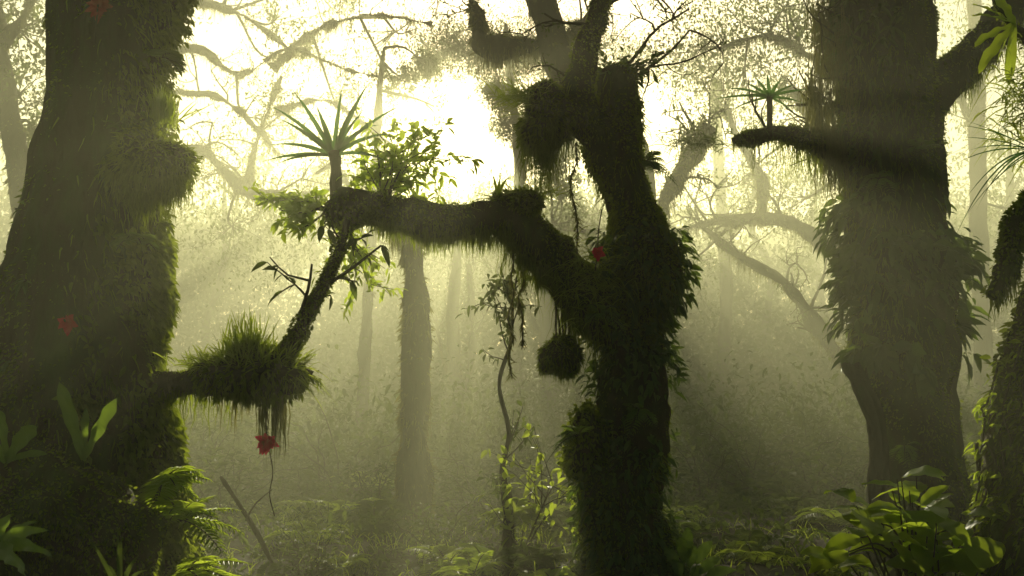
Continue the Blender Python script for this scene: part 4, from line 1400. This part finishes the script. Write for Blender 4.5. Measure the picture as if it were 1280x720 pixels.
# bright bush at the lower right: every leaf of its own
b = W(1142, 690, 5.0)
b[2] = float(ground_z(b[0], b[1])) - 0.02
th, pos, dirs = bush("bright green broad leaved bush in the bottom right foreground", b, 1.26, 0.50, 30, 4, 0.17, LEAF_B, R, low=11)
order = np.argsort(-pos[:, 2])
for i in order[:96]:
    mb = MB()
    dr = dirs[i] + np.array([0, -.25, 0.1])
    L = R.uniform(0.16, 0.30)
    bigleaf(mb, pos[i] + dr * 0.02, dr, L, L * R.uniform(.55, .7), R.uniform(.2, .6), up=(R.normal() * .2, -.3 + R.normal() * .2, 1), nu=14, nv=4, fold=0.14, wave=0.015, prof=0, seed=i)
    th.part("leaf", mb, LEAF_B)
for (tx, ty, bx, by) in [(1190, 604, 1150, 632), (1062, 640, 1095, 655), (1032, 690, 1075, 672), (1015, 715, 1060, 690), (1120, 628, 1138, 650), (1230, 650, 1200, 665), (1000, 690, 1045, 700)]:
    a, t = W(bx, by, 4.85), W(tx, ty, 4.75)
    mb = MB()
    L = np.linalg.norm(t - a)
    bigleaf(mb, a, t - a + np.array([0, 0, .2 * L]), L * 1.05, L * .5, .2, up=(0, -.6, 1), nu=16, nv=5, fold=0.14, wave=0.015, prof=0)
    lf = th.part("leaf", mb, LEAF_B)
    mb = MB()
    Tube([b + [0, 0, .7], (a + b + [0, 0, .9]) / 2, a], [0.007, 0.005, 0.003], n=12, m=5).to(mb)
    th.part("stalk", mb, TWIG, parent=lf)

# sapling in the middle with a ball of leaves low on its stem
d = 9.6
S0 = base_of((632, 720, d))
th = Thing("sapling", "tall thin sapling with sparse leaves rising left of the middle trunk", "sapling", S0)
Q = [(632, 700, d), (637, 640, d), (628, 590, d), (636, 540, d), (624, 480, d), (638, 430, d), (641, 380, d), (646, 345, d)]
P = pts(Q)
P[0] = S0
t = Tube(P, rad([9, 8, 4, 3.2, 3, 2.6, 2, 1], Q), n=60, m=8, lump=0.01, lf=6)
mb, tips = MB(), []
t.to(mb)
for i in R.integers(12, 58, 15):
    for s in R.choice([-1, 1], 1):
        twigs(mb, t.C[i], (s * R.uniform(.2, 1), R.normal() * .6, R.uniform(.1, 1.3)), R.uniform(.12, .5), 0.008, 1, R, tips, curl=.3, kids=(1, 3))
th.part("stem", mb, TWIG)
tp = np.array([a for a, b_ in tips])
mb = MB()
i = R.integers(0, len(tp), 330)
leaves(mb, tp[i] + R.normal(size=(330, 3)) * .02, R.normal(size=(330, 3)) + [0, 0, -.3], R.uniform(.04, .12, 330), .42, .3, R)
th.part("foliage", mb, LEAF_M)
c = W(636, 610, d - .1)
fern("pale feathery fern growing round the sapling's stem", W(640, 650, d - .15), R, k=12, L=0.55, mat=LEAF_G, elev=(.5, 1.3), droop=(.6, 1.0), pinna=0.13)

# leaning stick left of centre
A = base_of((356, 705, 8.6))
B_ = W(276, 596, 8.8)
th = Thing("fallen_branch", "bare grey stick leaning up to the left out of the undergrowth", "branch", A)
mb = MB()
Tube([A, (A + B_) / 2 + [0.02, 0, 0.03], B_], [0.03, 0.024, 0.012], n=30, m=9, lump=0.012, lf=6).to(mb)
twigs(mb, (A * .4 + B_ * .6), (0.5, 0, 1), .35, .01, 0, R, [], curl=.2)
th.part("stem", mb, BARK2)

# dark leafy plant at the foot of the middle trunk
b = base_of((858, 735, 8.0))
broad("broadleaf_plant", "dark plant with long drooping leaves at the right foot of the middle trunk", b,
      [(W(x, y, 8.0 + R.uniform(-.3, .3)), 1) for x, y in ((848, 655), (870, 668), (905, 690), (925, 708), (838, 690), (880, 700), (826, 672), (895, 662), (860, 640))], 0.10, LEAF_D, R, prof=0, stalk=0.35, droop=.4)

# ferns and shrubs of the undergrowth: prototypes, then copies
PF = np.random.default_rng(71)
FERNS = [("arching fern with yellow green tips low in the centre, left of the sapling", 560, 9.0, 1.00), ("low fern in front of the sapling's foot", 610, 8.6, 0.80), ("fern at the bottom edge just right of the sapling", 668, 8.7, 0.70),
         ("fern in the dark between the straight pale trunk and the leaning stick", 430, 9.2, 0.80), ("fern at the bottom edge under the hanging red flower", 330, 8.4, 0.70), ("fern beside the right foot of the left tree's bright ferns", 262, 8.0, 0.80),
         ("dim fern deeper in behind the leaning stick", 300, 15.5, 1.32), ("dim fern before the foot of the straight pale trunk", 505, 15.1, 1.20), ("dim fern between the sapling and the middle trunk", 700, 14.9, 1.20),
         ("dim fern at the bottom right of the middle trunk's dark plant", 940, 9.3, 1.00), ("large dim fern in the open ground left of the right trunk", 1000, 14.9, 1.56), ("small dim fern halfway between middle and right trunks", 905, 16.2, 1.32),
         ("dim fern just left of the bright bush", 1030, 9.0, 0.90), ("fern in the shade behind the bright bush at the right trunk's foot", 1210, 9.2, 0.90)]
proto = []
for v in range(3):
    lab, px, dd, sc = FERNS[v]
    b = W(px, 600, dd)
    b[2] = float(ground_z(b[0], b[1]))
    th = fern(lab, b, PF, k=11, L=0.75, mat=LEAF_M if v else LEAF_G, elev=(.4, 1.25), droop=(.5, .9), pinna=0.15, n=24)
    th.o["group"] = "ferns of the forest floor"
    proto.append(th)
for q, (lab, px, dd, sc) in enumerate(FERNS[3:]):
    b = W(px, 600, dd)
    b[2] = float(ground_z(b[0], b[1]))
    copy_thing(proto[q % 3], b, PF.uniform(0, 6.28), sc, lab, "ferns of the forest floor")

SH = [("sunlit loose shrub left of the straight pale trunk", 472, 15.4, 1.25), ("taller hazy shrub behind the red flower's hanging roots", 370, 17.4, 1.44), ("thin shrub between the straight pale trunk and the sapling", 590, 15.9, 1.25),
      ("hazy shrub right behind the middle trunk's foot", 875, 17.4, 1.50), ("hazy tall shrub rising close to the right trunk's left side", 1040, 17.4, 1.88), ("hazy shrub midway between middle and right trunks", 955, 19.6, 1.75),
      ("dark shrub low beside the left tree's ferns", 275, 14.5, 1.12), ("hazy shrub low between sapling and middle trunk", 695, 18.1, 1.38), ("small shrub at the bottom edge right of the straight pale trunk", 545, 9.8, 0.60),
      ("small shrub at the bottom edge below the leaning stick", 390, 9.1, 0.60), ("hazy shrub in the gap right of the right trunk", 1225, 16.7, 1.75), ("hazy shrub deep between left tree and straight pale trunk", 420, 21.0, 2.00),
      ("hazy shrub deep behind the leaning stick", 265, 20.3, 1.88), ("hazy shrub deep behind the sapling", 640, 21.0, 1.88), ("hazy shrub deep left of the right trunk", 1000, 22.5, 2.00), ("hazy shrub deep right of the middle trunk", 900, 22.5, 1.88)]
sproto = []
for v in range(3):
    lab, px, dd, sc = SH[v]
    b = W(px, 600, dd)
    b[2] = float(ground_z(b[0], b[1])) - .02
    th = Thing("forest_shrub", lab, "bush", b, "shrubs of the undergrowth")
    sm, mb = MB(), MB()
    for i in range((16, 22, 13)[v]):
        az, e = PF.uniform(0, 6.28), PF.uniform(.35, 1.45)
        L = PF.uniform(.7, (1.5, 1.2, 2.0)[v])
        dr = np.array([math.cos(az) * math.cos(e), math.sin(az) * math.cos(e), math.sin(e)])
        u = np.linspace(0, 1, 9)[:, None]
        C = b + PF.normal(size=3) * [.12, .12, 0] + dr * L * u + np.array([0, 0, -1]) * (.35 * L * u * u) + PF.normal(size=(9, 3)) * .02
        t = Tube(C, np.linspace(.009, .003, 9), n=18, m=5)
        t.to(sm)
        n = 46
        f = PF.integers(3, 18, n)
        s = nrm(np.cross(t.T[f], [0, 0, 1.0])) * PF.choice([-1, 1], (n, 1))
        p = t.C[f] + s * PF.uniform(0, .22, (n, 1)) + PF.normal(size=(n, 3)) * .05
        leaves(mb, p, s + t.T[f] * .5 + PF.normal(size=(n, 3)) * .3, PF.uniform(.06, .15, n), .42, .3, PF, tilt=.3)
    th.part("stem", sm, TWIG)
    th.part("foliage", mb, LEAF_M)
    sproto.append(th)
for q, (lab, px, dd, sc) in enumerate(SH[3:]):
    b = W(px, 600, dd)
    b[2] = float(ground_z(b[0], b[1])) - .02
    copy_thing(sproto[q % 3], b, PF.uniform(0, 6.28), sc, lab, "shrubs of the undergrowth")

# the dim ferns that carpet the forest floor
for q in range(46):
    dd = PF.uniform(9.2, 24)
    px = PF.uniform(190, 1240)
    b = W(px, 600, dd)
    b[2] = float(ground_z(b[0], b[1])) - .03
    copy_thing(proto[q % 3], b, PF.uniform(0, 6.28), PF.uniform(.8, 1.5) * (1 + dd / 60), "one of the many dim ferns carpeting the misty forest floor", "dim ferns carpeting the misty forest floor")

# low ground cover no one could count, thin near and thick far
G = np.random.default_rng(81)
mb = MB()
k = 36000
x, y = G.uniform(-13, 13, k), 4.5 + 16 * G.random(k)
keep = np.abs(x) < y * 0.75
x, y = x[keep], y[keep]
f = fbm(np.stack([x, y, x * 0], -1) * 0.8, 3)
h = np.clip(0.2 + 0.35 * f, 0.03, .6)
z = ground_z(x, y) + h * G.random(len(x))
leaves(mb, np.stack([x, y, z], -1), G.normal(size=(len(x), 3)) + [0, 0, .3], G.uniform(.04, .12, len(x)), .45, .3, G)
mb.build("ground_cover", LEAF_M, kind="stuff")
mb = MB()
k = 3800
x, y = G.uniform(-9, 9, k), 5 + 8 * G.random(k)
b = np.stack([x, y, ground_z(x, y)], -1)
blades(mb, b, G.normal(size=(k, 3)) * .4 + [0, 0, 1], G.uniform(.1, .4, k), .012, .4, 4, G)
mb.build("grass", LEAF_G, kind="stuff")
# far undergrowth, rising into a leafy wall at the back
mb = MB()
k = 5600
y = 20 + 70 * G.random(k)
x = G.uniform(-.66, .66, k) * (y + 6)
for a, b2 in zip(x, y):
    top = UNDER * (0.5 + .5 * G.random()) + max(0.0, b2 - 34) * WALLK * (0.8 + 0.35 * math.sin(a * .22 + 1) + .2 * math.sin(a * .61))
    gz = float(ground_z(a, b2))
    hh = min(top * G.random() ** .7, HAZE_TOP - 6.5 - gz)
    n = 56
    s = .5 + b2 / 60
    sz = .085 + .0045 * b2
    fl = flakes if b2 > 36 else (lambda m, p, dd, l, r, g: leaves(m, p, dd, l * .8, .42, .3, g))
    fl(mb, np.array([a, b2, gz + hh]) + G.normal(size=(n, 3)) * np.array([.9, .9, .55]) * s, G.normal(size=(n, 3)), sz * G.uniform(.6, 1.5, n), .55, G)
mb.build("undergrowth", LEAF_M, kind="stuff")

# little ferns that sprout from the moss of the great trunks
E = np.random.default_rng(91)
for lab, px, py, dd, L, az in [("small fern sprouting left of the arm joint on the middle trunk", 752, 395, 8.02, .26, -1.6), ("small fern on the middle trunk just below the leafy creeper", 800, 515, 8.12, .24, -1.6), ("small fern on the right edge of the middle trunk near its top", 806, 205, 8.4, .26, -.3),
                               ("small fern on the lower left bulge of the middle trunk", 722, 545, 8.1, .26, -2.2), ("small fern high on the right trunk under its upper limb", 1150, 190, 9.45, .3, -1.5), ("small fern on the right trunk above the leafy skirt", 1100, 225, 9.42, .3, -1.8),
                               ("small fern low on the right trunk above the bright bush", 1130, 560, 9.5, .28, -1.6), ("small fern on the huge left trunk below the moss shelf", 168, 300, 5.45, .16, -1.2), ("small fern high on the right flank of the huge left trunk", 205, 75, 5.72, .17, -.6)]:
    fern(lab, W(px, py, dd), E, k=8, L=L, mat=LEAF_P, name="small_fern", elev=(-.2, 1.1), droop=(.4, .9), pinna=.09, n=13, az=[az + E.uniform(-1.2, 1.2) for q in range(8)])

bushy("leafy_shrub", "small dark leafy tuft crowning the broken knob on top of the middle trunk", W(772, 98, 8.5),
      [((x, E.normal() * .4, z), L) for x, z, L in ((-.6, 1, .2), (0, 1, .26), (.5, 1, .2), (1, .4, .24), (-1, .3, .16), (.8, -.2, .2), (.2, .8, .3))], 260, 0.08, LEAF_D, E)

# brighter plants by the open ground under the arm
for lab, px, dd, L in [("lit yellow green fern just left of the sapling's foot", 590, 8.3, .62), ("lit fern at the bottom edge left of the arching centre fern", 500, 8.0, .5), ("lit fern close to the left foot of the middle trunk", 690, 8.2, .5)]:
    b = W(px, 600, dd)
    b[2] = float(ground_z(b[0], b[1])) - .02
    fern(lab, b, E, k=10, L=L, mat=LEAF_B, elev=(.4, 1.3), droop=(.5, .9), pinna=.14, n=20)
bushy("leafy_shrub", "small sunlit leafy shrub around the sapling's lower stem", base_of((650, 720, 9.3)),
      [((x, E.normal() * .3, 1), L) for x, L in ((-.3, .8), (.1, .95), (.4, .85), (.7, .7), (-.6, .55), (.2, .6))], 240, .11, LEAF_G, E, r=.01, cat="bush")
